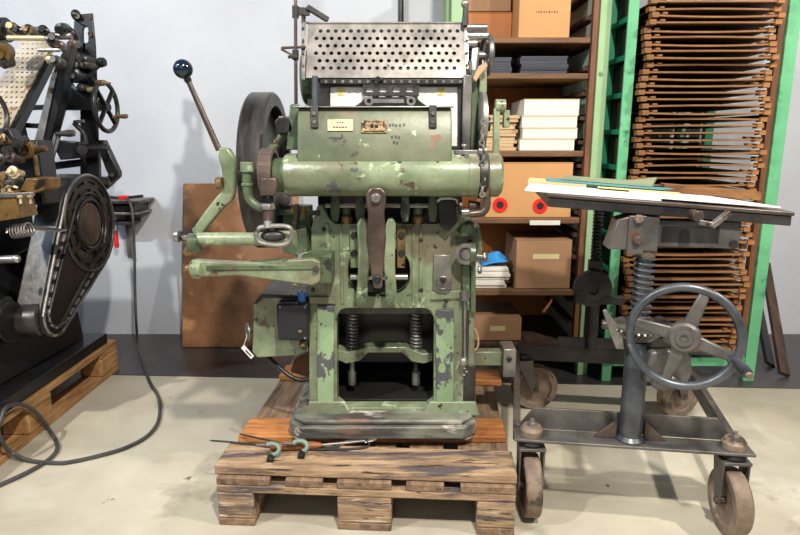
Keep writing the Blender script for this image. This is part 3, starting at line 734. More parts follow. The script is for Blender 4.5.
gbo = part(gb, 'gauge_bar', DARK, bev=.001)
for i in range(4): part(MB().pbox(366+i*13.4,87,373.5+i*13.4,92,YP+.0005,.002), 'gauge_bright_patch', WHITES, gbo, 0)  # white patches added so the slots look bright where the sheet is shaded
part(MB().plate([(352,108),(362,101),(366,97),(416,97),(420,101),(430,108),(430,112),(352,112)], YP-.015, .012), 'gauge_carrier', BLACK, gbo, .002)
for px in (369, 411): part(MB().ann(P(px,101,YP-.019), (0,1,0), .0125, .006, .006, 20), 'gauge_ring', WORN, gbo, 0)
part(MB().pbox(373,99,404,103,YP-.018,.003), 'gauge_scale', WORN, gbo, 0)
# side guide rods
part(MB().cyl(P(315,76,YP-.02), P(315,112,YP-.02), .0085), 'guide_rod', BLUEIRON, bev=0)
part(MB().box(P(462,110,YP).x, P(470,110,YP).x, YP-.03, YP-.01, P(466,152,YP).z, P(466,76,YP).z), 'guide_rod', WORN)
part(MB().box(P(471,110,YP).x, P(476,110,YP).x, YP-.01, YP+.06, P(466,152,YP).z, P(466,70,YP).z), 'side_cheek', GREEND)
# perforated guard
yt, yb = 1.76, 1.69
A0, A1 = P(306,78,yb), P(466,78,yb); B0 = P(307,23,yt)
W_ = A1.x-A0.x; H_ = (B0-A0).length; updir = V((0, B0.y-A0.y, B0.z-A0.z)).normalized(); nrm = V((1,0,0)).cross(updir)
M = Matrix(((1,updir.x,nrm.x,A0.x),(0,updir.y,nrm.y,A0.y),(0,updir.z,nrm.z,A0.z),(0,0,0,1)))
hs = []
pw = W_/156
for r_ in range(6):
    for c_ in range(19):
        hx = (9+c_*7.55+(3.8 if r_ % 2 else 0))*pw; hy = H_*(.17+r_*.135)
        if hx < W_-.02: hs.append(ell(hx, hy, (.0057, .0057, 12)[0], .0057, 12))
pg = MB(); pg.holes([(0,0),(W_,0),(W_,H_),(0,H_)], hs, M, .003)
pgo = part(pg, 'perforated_guard', PERF, bev=0)
part(MB().bar(B0+V((-.002,.0,.0)), B0+V((W_+.002,0,0)), .012, .004), 'guard_top_fold', PERF, pgo, 0)
# dark cylinder added so the perforations look dark
part(MB().cyl(P(312,50,1.84), P(464,50,1.84), .06, seg=32), 'guard_dark_backing', HOLEB, bev=0)
for px in (303.5, 466.5):
    Z0, Z1 = P(px, 80, 1.70), P(px, 8, 1.76)
    st = MB(); st.bar(Z0, Z1, .012, .004, up=(0,1,0)); so = part(st, 'guard_side_bar', WORN, pgo)
    rv = MB()
    for k in range(5): rv.cyl(Z0+(Z1-Z0)*(.2+.17*k)+V((0,-.003,0)), Z0+(Z1-Z0)*(.2+.17*k)+V((0,-.007,0)), .004, seg=10)
    part(rv, 'rivets', BRASSD, so, 0)
part(MB().cyl(P(378,79,yb-.008), P(378,79,yb-.016), .007), 'latch_knob', DARK, pgo, 0)
part(MB().bar(P(372,79,yb-.006), P(384,79,yb-.006), .008, .008), 'latch', DARK, pgo)
# round green cover at left of guard
part(MB().lathe((P(302,80,1.78).x,1.80,P(302,78,1.8).z),(1,0,0),[(0,0),(.065,0),(.075,.006),(.075,.03),(.065,.036),(0,.036)],36), 'roller_cover', GREEND, bev=0)
part(MB().bar(P(312,84,1.77), P(312,112,1.77), .03, .02), 'cover_stem', GREEND)
# upper left bracket, link arm, thin vertical rod
vr = part(MB().cyl(P(295.5,-6,1.72), P(296,106,1.70), .0048), 'vertical_rod', BROWNI, bev=0)
part(MB().cyl(P(295.5,18,1.72), P(295.5,6,1.72), .009), 'rod_sleeve', DARK, vr, 0)
part(MB().bar(P(295,11,1.72), P(309,12,1.74), .014, .02), 'rod_arm', DARK, vr)
part(MB().bar(P(307,7,1.73), P(328,20,1.76), .012, .014), 'diagonal_link', DARK, vr)
part(MB().bar(P(281,48,1.70), P(306,47,1.72), .006, .007), 'feeler_bar', BROWNI, vr)
part(MB().bar(P(281,49,1.70), P(294,56,1.70), .005, .006), 'feeler_bar', BROWNI, vr)
part(MB().cyl(P(295.5,60,1.71), P(295.5,50,1.71), .009), 'rod_sleeve', DARK, vr, 0)
part(MB().bar(P(288,57,1.70), P(297,57,1.70), .007, .008), 'stop_finger', DARK, vr)
# oil can bracket at the flywheel top (small box shape)
ob = part(MB().plate([(274,122),(277,118),(290,117),(293,128),(291,133),(276,134)], 1.66, .04), 'bearing_cap', DARK, bev=.003)
part(bolt(MB(), P(281,119,1.67), (0,0,1), .008, .008), 'bolt', WORN, ob)
part(bolt(MB(), P(289,119,1.67), (0,0,1), .008, .008), 'bolt', WORN, ob)
part(MB().plate([(290,104),(298,104),(300,150),(286,150),(288,128)], 1.66, .03), 'bearing_arm', GREEND, bev=.003)
part(MB().cyl(P(271,150,1.70), P(296,118,1.70), .012), 'brace', GREEN, bev=0)
# right-hand side: gears, pulleys, knobs
gx = P(477,123,1.70).x+.008
gr = part(MB().gear((gx+.004,1.72,P(480,124,1.7).z),(1,0,0),.080,.014,46,.006), 'gear', WORN, bev=0)
part(MB().cyl((gx-.012,1.72,P(480,124,1.7).z),(gx+.03,1.72,P(480,124,1.7).z), .02), 'gear_hub', DARK, gr, 0)
part(MB().lathe((P(480,120,1.64).x,1.66,P(482,121,1.66).z),(1,0,.0),[(0,0),(.062,0),(.076,.003),(.076,.014),(.062,.017),(0,.017)],48), 'steel_disc', WORN, bev=0)
gr2 = part(MB().gear((gx-.0,1.66,P(480,155,1.66).z),(1,0,0),.04,.02,22,.006), 'gear', WORN, bev=0)
hw = part(MB().torus((P(487,56,1.76).x,1.77,P(487,55,1.76).z),(1,.15,0), .052, .008, 36, 10), 'side_handwheel', WORN, bev=0)
part(MB().cyl((P(470,55,1.76).x,1.77,P(487,55,1.76).z),(P(489,56,1.76).x,1.77,P(487,55,1.76).z), .012), 'handwheel_shaft', WORN, hw, 0)
for a_ in range(0,360,120):
    t_ = math.radians(a_+20); c0 = V((P(487,56,1.76).x,1.77,P(487,55,1.76).z))
    part(MB().bar(c0, c0+V((0,math.cos(t_),math.sin(t_)))*.05, .008, .012, up=(1,0,0)), 'spoke', WORN, hw)
for py, r_, L_ in ((28,.011,20),(36,.010,21),(44,.013,10)):
    part(MB().cyl(P(467,py,1.74), P(467+L_,py,1.74), r_, seg=16), 'adjusting_screw', WORN if py != 36 else STEEL, bev=.001)
part(MB().cyl(P(465,26,1.74), P(466,2,1.74), .010, .006), 'top_pin', DARK, bev=0)
part(MB().ball(P(465,4,1.74), .011), 'pin_ball', WORN, bev=0)
part(MB().cyl(P(469,62,1.72), P(474,98,1.70), .009), 'spring_rod', DARK, bev=0)
part(MB().bar(P(476,48,1.72), P(473,80,1.71), .018, .012), 'link_plate', WORN)
part(MB().plate([(473,78),(479,66),(486,62),(488,66),(481,74),(476,82)], 1.66, .008), 'leather_tab', LEATHER, bev=.002)
part(MB().plate([(481,68),(487,68),(487,90),(485,100),(480,100),(479,90)], 1.69, .02), 'side_arm', GREEN, bev=.003)
part(MB().plate([(472,80),(479,78),(480,150),(474,150)], 1.70, .03), 'side_arm', GREEND, bev=.003)
# green upright arm and disc at barrel's right end
ax_ = P(496,130,1.6).x
ua = part(MB().bar((ax_, 1.60, P(496,108,1.6).z), (ax_+.002, 1.60, zB), .016, .022, up=(0,1,0)), 'upright_arm', GREEN, bev=.004)
part(MB().cyl((ax_-.004,1.60,P(496,106,1.6).z),(ax_+.004+.018,1.60,P(496,106,1.6).z), .017), 'arm_eye', GREEN, ua)
part(MB().obox((ax_+.026,1.605,P(500,119,1.6).z),(.014,.03,.044)), 'arm_block', GREEN, ua)
part(MB().lathe((P(485,175,YB).x,YB,zB),(1,0,0),[(0,0),(.052,0),(.058,.005),(.058,.034),(.048,.042),(0,.042)],36), 'end_flange', GREEN, bev=0)
part(MB().cyl((P(484,175,YB).x-.016,YB,zB),(P(485,175,YB).x,YB,zB), .062, seg=36), 'flange_ring', DARK, bev=0)
mb = MB()
for k in range(15): 
    p = P(483+math.sin(k*1.3)*1.2, 122+k*5.2, YB-.055+.0*k); mb.torus(p, (1,.2,0) if k%2 else (0,1,.1), .006, .0026, 12, 6)
part(mb, 'chain', WORN, bev=0)
# linkage below the flange
part(MB().tube([P(486,190,YB-.03),P(487,204,YB-.03),P(483,212,YB-.03),P(470,214,YB-.03)], .010, 10, sm=5), 'curved_link', BROWNI, bev=0)
part(MB().cyl(P(484,196,YB-.035), P(489,186,YB-.035), .012), 'link_end', BRASSD, bev=0)
part(MB().cyl(P(461,212,YB), P(476,212,YB), .009), 'link_shaft', STEEL, bev=0)
part(MB().cyl(P(459,207,YB), P(461.5,207,YB), .02), 'collar', DARK, bev=0)
part(MB().cyl(P(469,206,YB), P(480,206,YB), .016, .011), 'coupling', BROWNI, bev=0)
part(MB().plate([(461,226),(468,221),(478,224),(477,231),(468,238),(460,236)], YF-.03, .04), 'curved_cam', GREEND, bev=.003)
part(MB().torus(P(470,230,YF-.04), (1,.6,0), .022, .006), 'cam_ring', BLACKW, bev=0)
ec = part(MB().cyl(P(469,254,YF-.035), P(475,254,YF-.035), .034, seg=28), 'eccentric', GREEND)
part(MB().lathe(P(468,254,YF-.036),(-.4,-1,0),[(0,0),(.022,0),(.022,.012),(.012,.014),(.012,.02),(0,.02)],24), 'eccentric_cap', WORN, ec, 0)
part(MB().ann(P(466,254,YF-.05), (-.4,-1,0), .030, .019, .008, 28), 'eccentric_ring', WORN, ec, 0)
part(MB().cyl(P(476,256,YF-.03), P(484,257,YF-.03), .008), 'stub_shaft', WORN, bev=0)
part(bolt(MB(), P(483,257,YF-.03), (1,0,0), .015, .012), 'nut', WORN, bev=.001)
part(bolt(MB(), P(478,270,YF-.03), (1,0,0), .012, .010), 'nut', WORN, bev=.001)
part(MB().plate([(462,266),(470,264),(470,292),(463,292)], YF-.02, .03), 'link_plate', GREEND, bev=.002)
part(MB().plate([(472,228),(480,226),(483,250),(479,262),(472,262)], YF+.01, .03), 'side_arm', GREEN, bev=.003)
part(MB().cyl(P(465,290,YF-.02), P(465,300,YF-.02), .012), 'rod_collar', WORN, bev=0)
part(MB().bar(P(473,262,YF-.01), P(473,312,YF-.01), .014, .014), 'pull_bar', GREEND)
part(MB().cyl(P(465,300,YF-.02), P(465,362,YF-.02), .004), 'thin_rod', WORN, bev=0)
part(MB().cyl(P(468,310,YF-.02), P(467,372,YF-.02), .0035), 'thin_rod', DARK, bev=0)
mb = MB()
for k in range(6): mb.ball(P(465+1.5*math.sin(k*2), 358+k*3.4, YF-.022), .0055, (1,1,.8), 10)
part(mb, 'rod_end_chain', WORN, bev=0)
part(MB().ball(P(464,362,YF-.022), .012, (1,1,1.3), 14), 'weight', WORN, bev=0)
part(MB().tube([P(468,326,YF+.03),P(474,328,YF+.03),P(478,338,YF+.03),P(477,348,YF+.03),P(468,354,YF+.03)], .003, 6, sm=5), 'rope_loop', OLDP, bev=0)
# right foot bracket and stub arm
part(MB().box(P(475,350,YF).x, P(504,350,YF+.06).x, YF+.08, YF+.12, P(480,366,YF+.08).z, P(480,352,YF+.08).z), 'stub_beam', GREEN, bev=.003)
sb = part(MB().box(P(503,350,YF+.06).x, P(516,350,YF+.06).x, YF+.05, YF+.13, P(480,374,YF+.08).z, P(480,346,YF+.08).z), 'stub_plate', WORN, bev=.003)
part(bolt(MB(), P(509,359,YF+.05), (0,-1,0), .009, .006), 'bolt', DARK, sb)
# opening: springs, rods, crossbar
YI = 1.79
for px, pb in ((352,384),(416,384)):
    part(MB().coil(P(px,311,YI), P(px,356,YI), .0168, .0046, 13), 'spring', WORN, bev=0)
    part(MB().cyl(P(px,306,YI), P(px,pb,YI), .0095), 'spring_rod', DARK if px > 400 else WORN, bev=0)
    part(MB().cyl(P(px,372,YI), P(px,pb,YI), .013), 'rod_sleeve', WORN, bev=0)
part(MB().plate([(337,349),(346,352),(358,350),(366,347),(405,347),(412,350),(424,354),(433,352),(433,361),(424,364),(412,362),(402,353),(368,353),(360,361),(346,364),(337,360)], YI-.03, .06), 'crossbar', GREEN, bev=.003)
part(MB().pbox(338,306,434,314,YI-.02,.1), 'inner_beam', GREEND)
part(MB().box(P(309,340,YF).x+.037, P(474,340,YF).x-.037, 1.74, 2.09, zb1+.004, zb1+.010), 'opening_dark_sheet', HOLEB)  # added black sheet, makes the base look dark inside the opening
part(MB().box(P(309,340,YF).x+.037, P(474,340,YF).x-.037, 1.90, 1.94, zb1+.07, .80), 'opening_dark_back', BLACK)  # black plate added to keep the opening dark
part(MB().bar(P(358,400,1.86), P(372,378,1.9), .03, .01), 'pedal_link', DARK)
# gearbox / electric box lower left
YG = 1.70
gx0 = P(254,325,YG).x; gx1 = P(308,325,YG).x
gbx = MB(); gbx.plate([(254,303),(262,295),(308,297),(308,352),(296,356),(257,358),(252,352)], YG, .16)
gbo = part(gbx, 'motor_housing', GREEN, bev=.004)
part(MB().plate([(253,304),(261,294),(308,296),(308,299),(263,298),(257,304)], YG-.008, .17), 'housing_lid', DARK, gbo)
sw = part(MB().pbox(277,304,308,341,YG-.055,.054), 'switch_box', SWITCH, bev=.006)
for p_ in ((280,307),(305,307),(305,338)): part(MB().cyl(P(*p_,YG-.055), P(*p_,YG-.058), .003, seg=10), 'screw', WORN, sw, 0)
part(MB().cyl(P(300,331,YG-.055), P(300,331,YG-.062), .005), 'push_button', BRASSD, sw, 0)
part(MB().cyl(P(302,303,YG-.03), P(302,291,YG-.03), .012), 'cable_gland', BLUEC, sw, 0)
part(MB().tube([P(302,291,YG-.03),P(300,286,YG-.03),P(293,285,YG-.02),P(291,294,YG)], .0028, 6, sm=5), 'yellow_wire', BRASS, bev=0)
part(MB().lathe(P(303,345,YG-.03),(0,0,-1),[(0,-.012),(.010,-.012),(.013,0),(.009,.004),(.009,.012),(0,.012)],12), 'brass_gland', BRASSD, bev=0)
kn = part(MB().torus(P(248,332,YG+.02), (1,.5,0), .024, .004), 'hand_knob', WORN, bev=0)
part(MB().cyl(P(248,332,YG+.02), P(256,331,YG+.05), .007), 'knob_shaft', WORN, kn, 0)
for a_ in (30,150,270):
    t_ = math.radians(a_); c0 = P(248,332,YG+.02); u_ = V((1,.5,0)).normalized(); fa, fb = frame(u_)
    part(MB().cyl(c0, c0+(fa*math.cos(t_)+fb*math.sin(t_))*.023, .003), 'spoke', WORN, kn, 0)
tg = part(MB().plate([(241,348),(244,345),(254,356),(251,359)], YG-.02, .001), 'price_tag', WHITES, bev=0)
part(MB().tube([P(243,348,YG-.02),P(245,342,YG-.01),P(247,336,YG+.01)], .0008, 5, sm=4), 'tag_string', WHITE, tg, 0)
part(MB().plate([(245,350.5),(246,349.7),(251.5,355.6),(250.5,356.4)], YG-.0215, .0008), 'tag_mark', DARK, tg, 0)
part(MB().tube([P(268,357,YG+.05),P(280,368,YG+.03),P(290,376,YG+.02),P(300,380,YG+.02),P(311,379,YG+.02)], .007, 10, sm=6), 'power_cable', BLACK, bev=0)
part(MB().plate([(294,360),(309,352),(309,378),(290,372)], YG+.12, .03), 'rust_guard', BROWNP, bev=.002)

# ================================================================== TABLE CART
TO = V((.623, 1.49, 0)); TR = -8.0
tab = thing('lift_table', TO, 'dark iron lift table on four casters with a large handwheel', 'table', TR)
TM = wmat(tab)
class TB(MB):                               # table-local builder
    def build(s, name, m, parent=tab, bev=.0015, **k):
        s.bm.transform(TM); return MB.build(s, name, m, parent, bev, **k)
ZB_ = .235
# base frame: front channel
TB().box(-.31, .305, -.035, .035, ZB_-.008, ZB_).build('front_beam', TABLEM, bev=.002)
o = TB(); o.prism([(-.30,.036,ZB_),(.275,.036,ZB_),(.23,.036,ZB_+.062),(-.255,.036,ZB_+.062)],(0,.008,0)); o.build('front_beam_web', TABLEM, bev=.001)
for sx in (-1, 1):
    o = TB(); o.prism([(sx*.036,.005,ZB_+.0005),(sx*.095,.005,ZB_+.0005),(sx*.036,.005,ZB_+.055)],(0,.012,0)); o.build('gusset', BROWNI)
TB().box(-.27, .36, .66, .70, ZB_-.03, ZB_+.03).build('rear_beam', DARK)
TB().bar((-.30,.036,ZB_-.015), (-.27,.66,ZB_-.015), .02, .05).build('side_beam', TABLEM)
TB().bar((.28,.036,ZB_-.02), (.34,.66,ZB_-.02), .02, .05).build('side_beam', TABLEM)
# column
TB().lathe((.0,.01,ZB_),(0,0,1),[(0,0),(.038,0),(.038,.005),(.030,.014),(.030,.275),(.028,.28),(0,.28)],36).build('column', BLUEIRON, bev=0)
colz = ZB_+.28; ztop_b = P(640,250,1.5).z
sp = TB().cyl((0,.01,colz),(0,.01,ztop_b+.01), .016).build('screw_shaft', WORN, bev=0)
TB().coil((0,.01,colz+.01),(0,.01,ztop_b-.015), .0225, .0042, 14, 8).build('screw_thread', BLUEIRON, bev=0)
TB().lathe((0,.01,ztop_b-.02),(0,0,1),[(0,0),(.022,0),(.026,.01),(.026,.03),(0,.03)],24).build('upper_collar', RUST, bev=0)
TB().cyl((0,.67,ZB_+.03),(0,.67,.50), .026).build('rear_column', DARK, bev=0)
TB().cyl((0,.67,.50),(0,.67,.80), .010).build('rear_screw', DARK, bev=0)
TB().coil((0,.67,.60),(0,.67,.79), .016, .0045, 15).build('rear_screw_thread', DARK, bev=0)
TB().bar((.0,.67,.60),(.0,.67,.44), .05, .03).build('rear_guide', DARK)
# gear drive
TB().lathe((-.01,.63,.50),(0,1,0),[(0,0),(.02,0),(.02,-.01),(.066,0),(.07,.012),(.02,.018),(0,.018)],32).build('rear_gear', DARK, bev=0)
TB().bar((-.07,.64,.46),(.10,.64,.46), .03, .03).build('rear_gear_arm', DARK)
TB().box(-.12, .30, .655, .665, ZB_+.031, ZB_+.07).build('rear_beam_lip', DARK)
bg = TB(); 
bg.lathe((0,.01,.525),(0,0,1),[(0,0),(.030,0),(.068,.028),(.070,.036),(.03,.036),(0,.036)],40)
bgo = bg.build('bevel_gear', TABLEM, bev=0)
o = TB()
for k in range(30):
    t_ = 2*math.pi*k/30; t2 = t_+.28
    o.bar((.034*math.cos(t_), .01+.034*math.sin(t_), .524),(.071*math.cos(t2), .01+.071*math.sin(t2), .553), .005, .006)
o.build('gear_teeth', WORN, bgo, 0)
TB().cyl((-.09,.03,.55),(-.035,.03,.55), .012).build('lock_pin', BROWNI)
o = TB(); o.prism([(-.100,-.022,.60),(-.094,-.022,.605),(-.065,-.022,.57),(-.045,-.022,.53),(-.04,-.022,.50),(-.06,-.022,.50),(-.078,-.022,.54)],(0,.01,0)); o.build('pawl', WORN)
gh = TB(); gh.prism([(.012,-.045,.42),(.115,-.045,.42),(.125,-.045,.45),(.118,-.045,.495),(.09,-.045,.515),(.02,-.045,.505)],(0,.10,0))
gh.build('gear_housing', TABLEM, bev=.008)
TB().ball((.06,-.045,.425), .03, (1.2,.6,.8)).build('housing_boss', TABLEM, bev=0)
TB().bar((.045,-.03,.58),(.085,-.03,.515), .016, .02).build('bracket_lug', DARK)
# handwheel
hc_w = P(684,337,1.33); hcl = TM.inverted() @ hc_w
axw = V((-.30,-1,.05)).normalized()
R_ = .1175
o = TB(); o.torus(hcl, axw, R_, .0105, 72, 14)
hwl = o.build('handwheel', BLUEIRON, bev=0)
fa = axw.cross(V((0,0,1))).normalized(); fb = V((0,0,1))-axw*axw.z; fb.normalize()
for k, ang in enumerate((72, 168, 254, 342)):
    t_ = math.radians(ang); d_ = fa*(-math.cos(t_))+fb*math.sin(t_)
    if d_.dot(V((1,0,0)))*math.cos(t_) < 0: d_ = fa*math.cos(t_)+fb*math.sin(t_)
    TB().bar(hcl+d_*.022, hcl+d_*(R_-.006), .028, .012, up=axw.cross(d_), w1=.018, h1=.010) if False else None
    o = TB(); o.bar(hcl+d_*.02, hcl+d_*(R_-.004), .013, .034, up=axw.cross(d_), w1=.011, h1=.022); o.build('spoke', TABLEM, hwl, .004)
TB().lathe(hcl-axw*.016, axw, [(0,0),(.036,0),(.036,.026),(.030,.032),(.018,.032),(.017,.038),(.010,.038),(.009,.034),(0,.034)], 32).build('hub', TABLEM, hwl, 0)
TB().cyl(hcl, (hcl.x*.6+.0, -.03, hcl.z), .014).build('handwheel_shaft', DARK, hwl, 0)
t_ = math.radians(342); dd = fa*math.cos(t_)+fb*math.sin(t_)
if dd.x < 0: dd = -fa*math.cos(t_)+fb*math.sin(t_)
hp = hcl+dd*R_*.93
axh = (axw+V((.42,0,-.30))).normalized()
TB().lathe(hp-axw*.01, axh, [(0,0),(.017,0),(.018,.012),(.010,.014),(.011,.028),(.013,.05),(.011,.066),(.006,.07),(0,.07)], 20).build('crank_handle', BLUEIRON, hwl, 0)
TB().cyl(hp-axw*.01+axh*.068, hp-axw*.01+axh*.076, .0075).build('handle_end', RUST, hwl, 0)
# table top, tilted a little up at left
zl = P(541,193,1.5).z; zr = P(791,212,1.42).z
lx0, lx1 = -.255, .320
ly0, ly1 = -.03, .58
def tz(x): return zl+(zr-zl)*(x-lx0)/(lx1-lx0)
th = .034
def slab(x0, x1, y0, y1, dz0, dz1):
    o = TB(); o.hexa([(x0,y0,tz(x0)+dz0),(x1,y0,tz(x1)+dz0),(x1,y1,tz(x1)+dz0),(x0,y1,tz(x0)+dz0),(x0,y0,tz(x0)+dz1),(x1,y0,tz(x1)+dz1),(x1,y1,tz(x1)+dz1),(x0,y1,tz(x0)+dz1)]); return o
TTOP = slab(lx0, lx1, ly0, ly1, -.010, 0).build('table_top', mat('table_top_brown', (62,52,48), (92,80,74), 6, .35, .3, .08, [((120,104,92), .62, 9, .06)]), bev=.003)
slab(lx0+.004, lx1-.004, ly0+.004, ly0+.014, -.034, -.0105).build('front_apron', DARK, bev=.002)
slab(lx0+.004, lx0+.014, ly0+.015, ly1-.004, -.034, -.0105).build('side_apron', DARK, bev=.002)
slab(lx1-.014, lx1-.004, ly0+.015, ly1-.004, -.034, -.0105).build('side_apron', DARK, bev=.002)
# carrier channel and fork bracket
zt2 = P(640,222,1.5).z; zt3 = P(640,248,1.5).z
TB().prism([(-.10,-.02,zt3),(-.08,-.02,zt2+.008),(-.05,-.02,zt2+.018),(.02,-.02,zt2+.018),(.02,-.02,zt3-.004)],(0,.07,0)).build('fork_bracket', TABLEM, bev=.003)
TB().box(.0205, .215, -.005, .045, zt3+.006, tz(.2)-.036).build('carrier_channel', TABLEM, bev=.003)
TB().box(.03, .165, -.0055, -.0052, zt3+.018, tz(.2)-.05).build('channel_shade', DARK, bev=0)  # thin dark sheet on the face, painted as shade in a recess
TB().box(-.055, -.015, -.03, -.0205, zt3-.01, tz(0)-.036).build('fork_cheek', TABLEM, bev=.002)
for xx, zz in ((-.034, zt2+.012),(-.034, zt3+.026)):
    TB().lathe((xx,-.031,zz),(0,-1,0),[(0,0),(.0125,0),(.0125,.005),(.009,.006),(.009,.012),(0,.012)],6).build('bolt', RUST, bev=.001)
TB().lathe((.20,-.006,zt3+.018),(0,-1,0),[(0,0),(.010,0),(.010,.006),(0,.006)],12).build('stud', DARK, bev=0)
for y_ in (.14, .34, .50): slab(lx0+.02, lx1-.02, y_, y_+.03, -.034, -.0105).build('cross_brace', DARK)
TB().box(-.03, .03, .05, .70, zt2+.0, zt2+.02).build('center_rail', DARK)
# rocking clamp lever on the apron
cl = TB(); p0 = TM.inverted() @ P(697,216,1.40)
cl.cyl(p0+V((0,.03,0)), p0+V((0,-.012,0)), .013)
clo = cl.build('clamp_screw', BROWNI, bev=.001)
TB().bar(p0+V((.0,-.014,-.012)), p0+V((.03,-.014,-.018)), .012, .016, up=(0,1,0)).build('clamp_lever', WORN, clo)
TB().bar(p0+V((.028,-.014,-.022)), p0+V((.066,-.014,.012)), .012, .020, up=(0,1,0)).build('clamp_lever', WORN, clo)
# casters
def caster(x, y, head, yaw, trail, wr=.088, ww=.044):
    yr = math.radians(yaw); d = V((math.sin(yr), math.cos(yr), 0))      # wheel rolling direction
    n = V((d.y, -d.x, 0)); c = V((x, y, 0))+d*trail; c.z = wr
    f = TB()
    for s_ in (-1, 1):
        top = V((x, y, ZB_-.035))+n*s_*(ww/2+.008)
        f.prism([top-d*.03, top+d*.03, V((c.x,c.y,wr-.012))+n*s_*(ww/2+.008)+d*.014, V((c.x,c.y,wr-.012))+n*s_*(ww/2+.008)-d*.014], n*.005*s_)
    f.bar(V((x,y,ZB_-.032))-d*.034, V((x,y,ZB_-.032))+d*.034, ww+.028, .008)
    fo = f.build('caster_fork', TABLEM, bev=.001)
    TB().lathe((x,y,ZB_-.027),(0,0,1),[(0,0),(.030,0),(.034,.006),(.030,.018),(0,.018)],24).build('swivel_plate', DARK, fo, 0)
    TB().lathe(c-n*ww/2, n, [(.0,.010),(.045,.010),(.060,.006),(.064,0),(wr-.004,0),(wr,.005),(wr,ww-.005),(wr-.004,ww),(.064,ww),(.060,ww-.006),(.045,ww-.010),(0,ww-.010)], 40).build('wheel', RUST, fo, 0)
    TB().cyl(c-n*(ww/2+.018), c+n*(ww/2+.018), .010, seg=6).build('axle', BROWNI, fo, .001)
    if head:
        TB().lathe((x,y,ZB_+.0005),(0,0,1),[(0,0),(.030,0),(.031,.016),(.024,.026),(.020,.027),(0,.027)],28).build('caster_cap', RUST, fo, 0)
        TB().lathe((x,y,ZB_+.027),(0,0,1),[(0,0),(.013,0),(.013,.008),(.007,.009),(.007,.018),(0,.018)],6).build('cap_nut', WORN, fo, 0)
caster(-.262, 0, True, -5, -.01)
caster(.262, 0, True, -4, -.015)
caster(.315, .68, False, 62, .03)
caster(-.245, .68, False, 80, .05)

# things on the table: papers
def sheet(pts, th_, m, label, cat='paper', name='paper_sheet', lift=0.0, curl=None, n=8):
    # pts: 4 local corners (x,y) ccw; follows the tilted table top
    mb = TB(); g0 = []; g1 = []
    for i in range(n+1):
        r0 = []; r1 = []
        for j in range(n+1):
            u, v = i/n, j/n
            a_ = V(pts[0])*(1-u)+V(pts[1])*u; b_ = V(pts[3])*(1-u)+V(pts[2])*u
            p = a_*(1-v)+b_*v; z_ = tz(p.x)+lift+(curl(u, v) if curl else 0)
            r0.append(mb.bm.verts.new((p.x,p.y,z_))); r1.append(mb.bm.verts.new((p.x,p.y,z_+th_)))
        g0.append(r0); g1.append(r1)
    for i in range(n):
        for j in range(n):
            mb.bm.faces.new((g1[i][j],g1[i+1][j],g1[i+1][j+1],g1[i][j+1])); mb.bm.faces.new((g0[i][j],g0[i][j+1],g0[i+1][j+1],g0[i+1][j]))
    for i in range(n):
        for A, B in (((i,0),(i+1,0)),((i+1,n),(i,n)),((0,i+1),(0,i)),((n,i),(n,i+1))):
            mb.bm.faces.new((g0[A[0]][A[1]],g0[B[0]][B[1]],g1[B[0]][B[1]],g1[A[0]][A[1]]))
    return mb.build(name, m, None, 0, tag=(label, cat))
sheet([(-.31,-.02),(.02,-.015),(.02,.21),(-.28,.23)], .004, WHITES, 'stack of white sheets overhanging the front left table corner', name='paper_sheets', lift=.0008)
sheet([(.0,.0),(.295,-.012),(.20,.19),(-.02,.21)], .0035, WHITES, 'large white sheet reaching the front right of the table', lift=.0055, name='paper_sheets')
sheet([(-.10,.17),(.12,.16),(.13,.22),(-.09,.23)], .001, YELLOW, 'narrow yellow slip between the white sheets', lift=.0095)
sheet([(-.285,.24),(-.12,.235),(-.10,.36),(-.27,.38)], .012, CREAM, 'small cream paper stack at the rear left of the table', lift=.0008, name='paper_stack')
sheet([(-.23,.24),(.09,.225),(.14,.30),(-.22,.37)], .0025, BLUEP, 'turquoise blue sheet on the stack behind the white sheets', lift=.014)
sheet([(-.18,.30),(.07,.27),(.11,.38),(-.16,.42)], .008, GREYP, 'grey-green paper stack behind the turquoise sheet', lift=.018, curl=lambda u,v: .016*max(0,u-.7)/.3*v)
sheet([(.13,.36),(.38,.30),(.40,.40),(.14,.45)], .022, TRAYW, 'flat wooden strip lying at the rear right of the table', lift=.001, name='wooden_strip', cat='wood')

# ================================================================== BLACK PRESS (left)
bp = thing('printing_press', (-1.72, 1.95, .145), 'black printing press with belt guard, on the pallet at left', 'printing press')
def bpart(mb, name, m, parent=bp, bev=.002): return mb.build(name, m, parent, bev)
bpart(MB().box(-2.10, -1.305, 1.42, 2.55, .145, .19), 'base_plate', BLACK)
bpart(MB().hexa([(-2.08,1.5,.191),(-1.42,1.5,.191),(-1.37,2.48,.191),(-2.08,2.48,.191),(-2.08,1.6,.50),(-1.50,1.6,.50),(-1.40,2.46,.66),(-2.08,2.46,.66)]), 'body', BLACK, bev=.004)
bpart(MB().box(-2.05, -1.50, 1.8, 2.44, .62, .82), 'upper_body', BLACK, bev=.004)
# rear foot and motor with open yoke
bpart(MB().cyl(P(-20,322,1.95), P(12,322,1.95), .07, seg=32), 'motor', BLACK, bev=.003)
pul = bpart(MB().lathe(P(3,322,2.0), (1,.25,0), [(0,0),(.054,0),(.057,.004),(.057,.115),(.052,.12),(0,.12)], 40), 'drive_pulley', BLACKW, bev=0)
for k in range(3): bpart(MB().ann(P(8-3*k,318,1.98), (1,.25,0), .075-.006*k, .03, .008, 30), 'pulley_flange', BLACK, pul, 0)
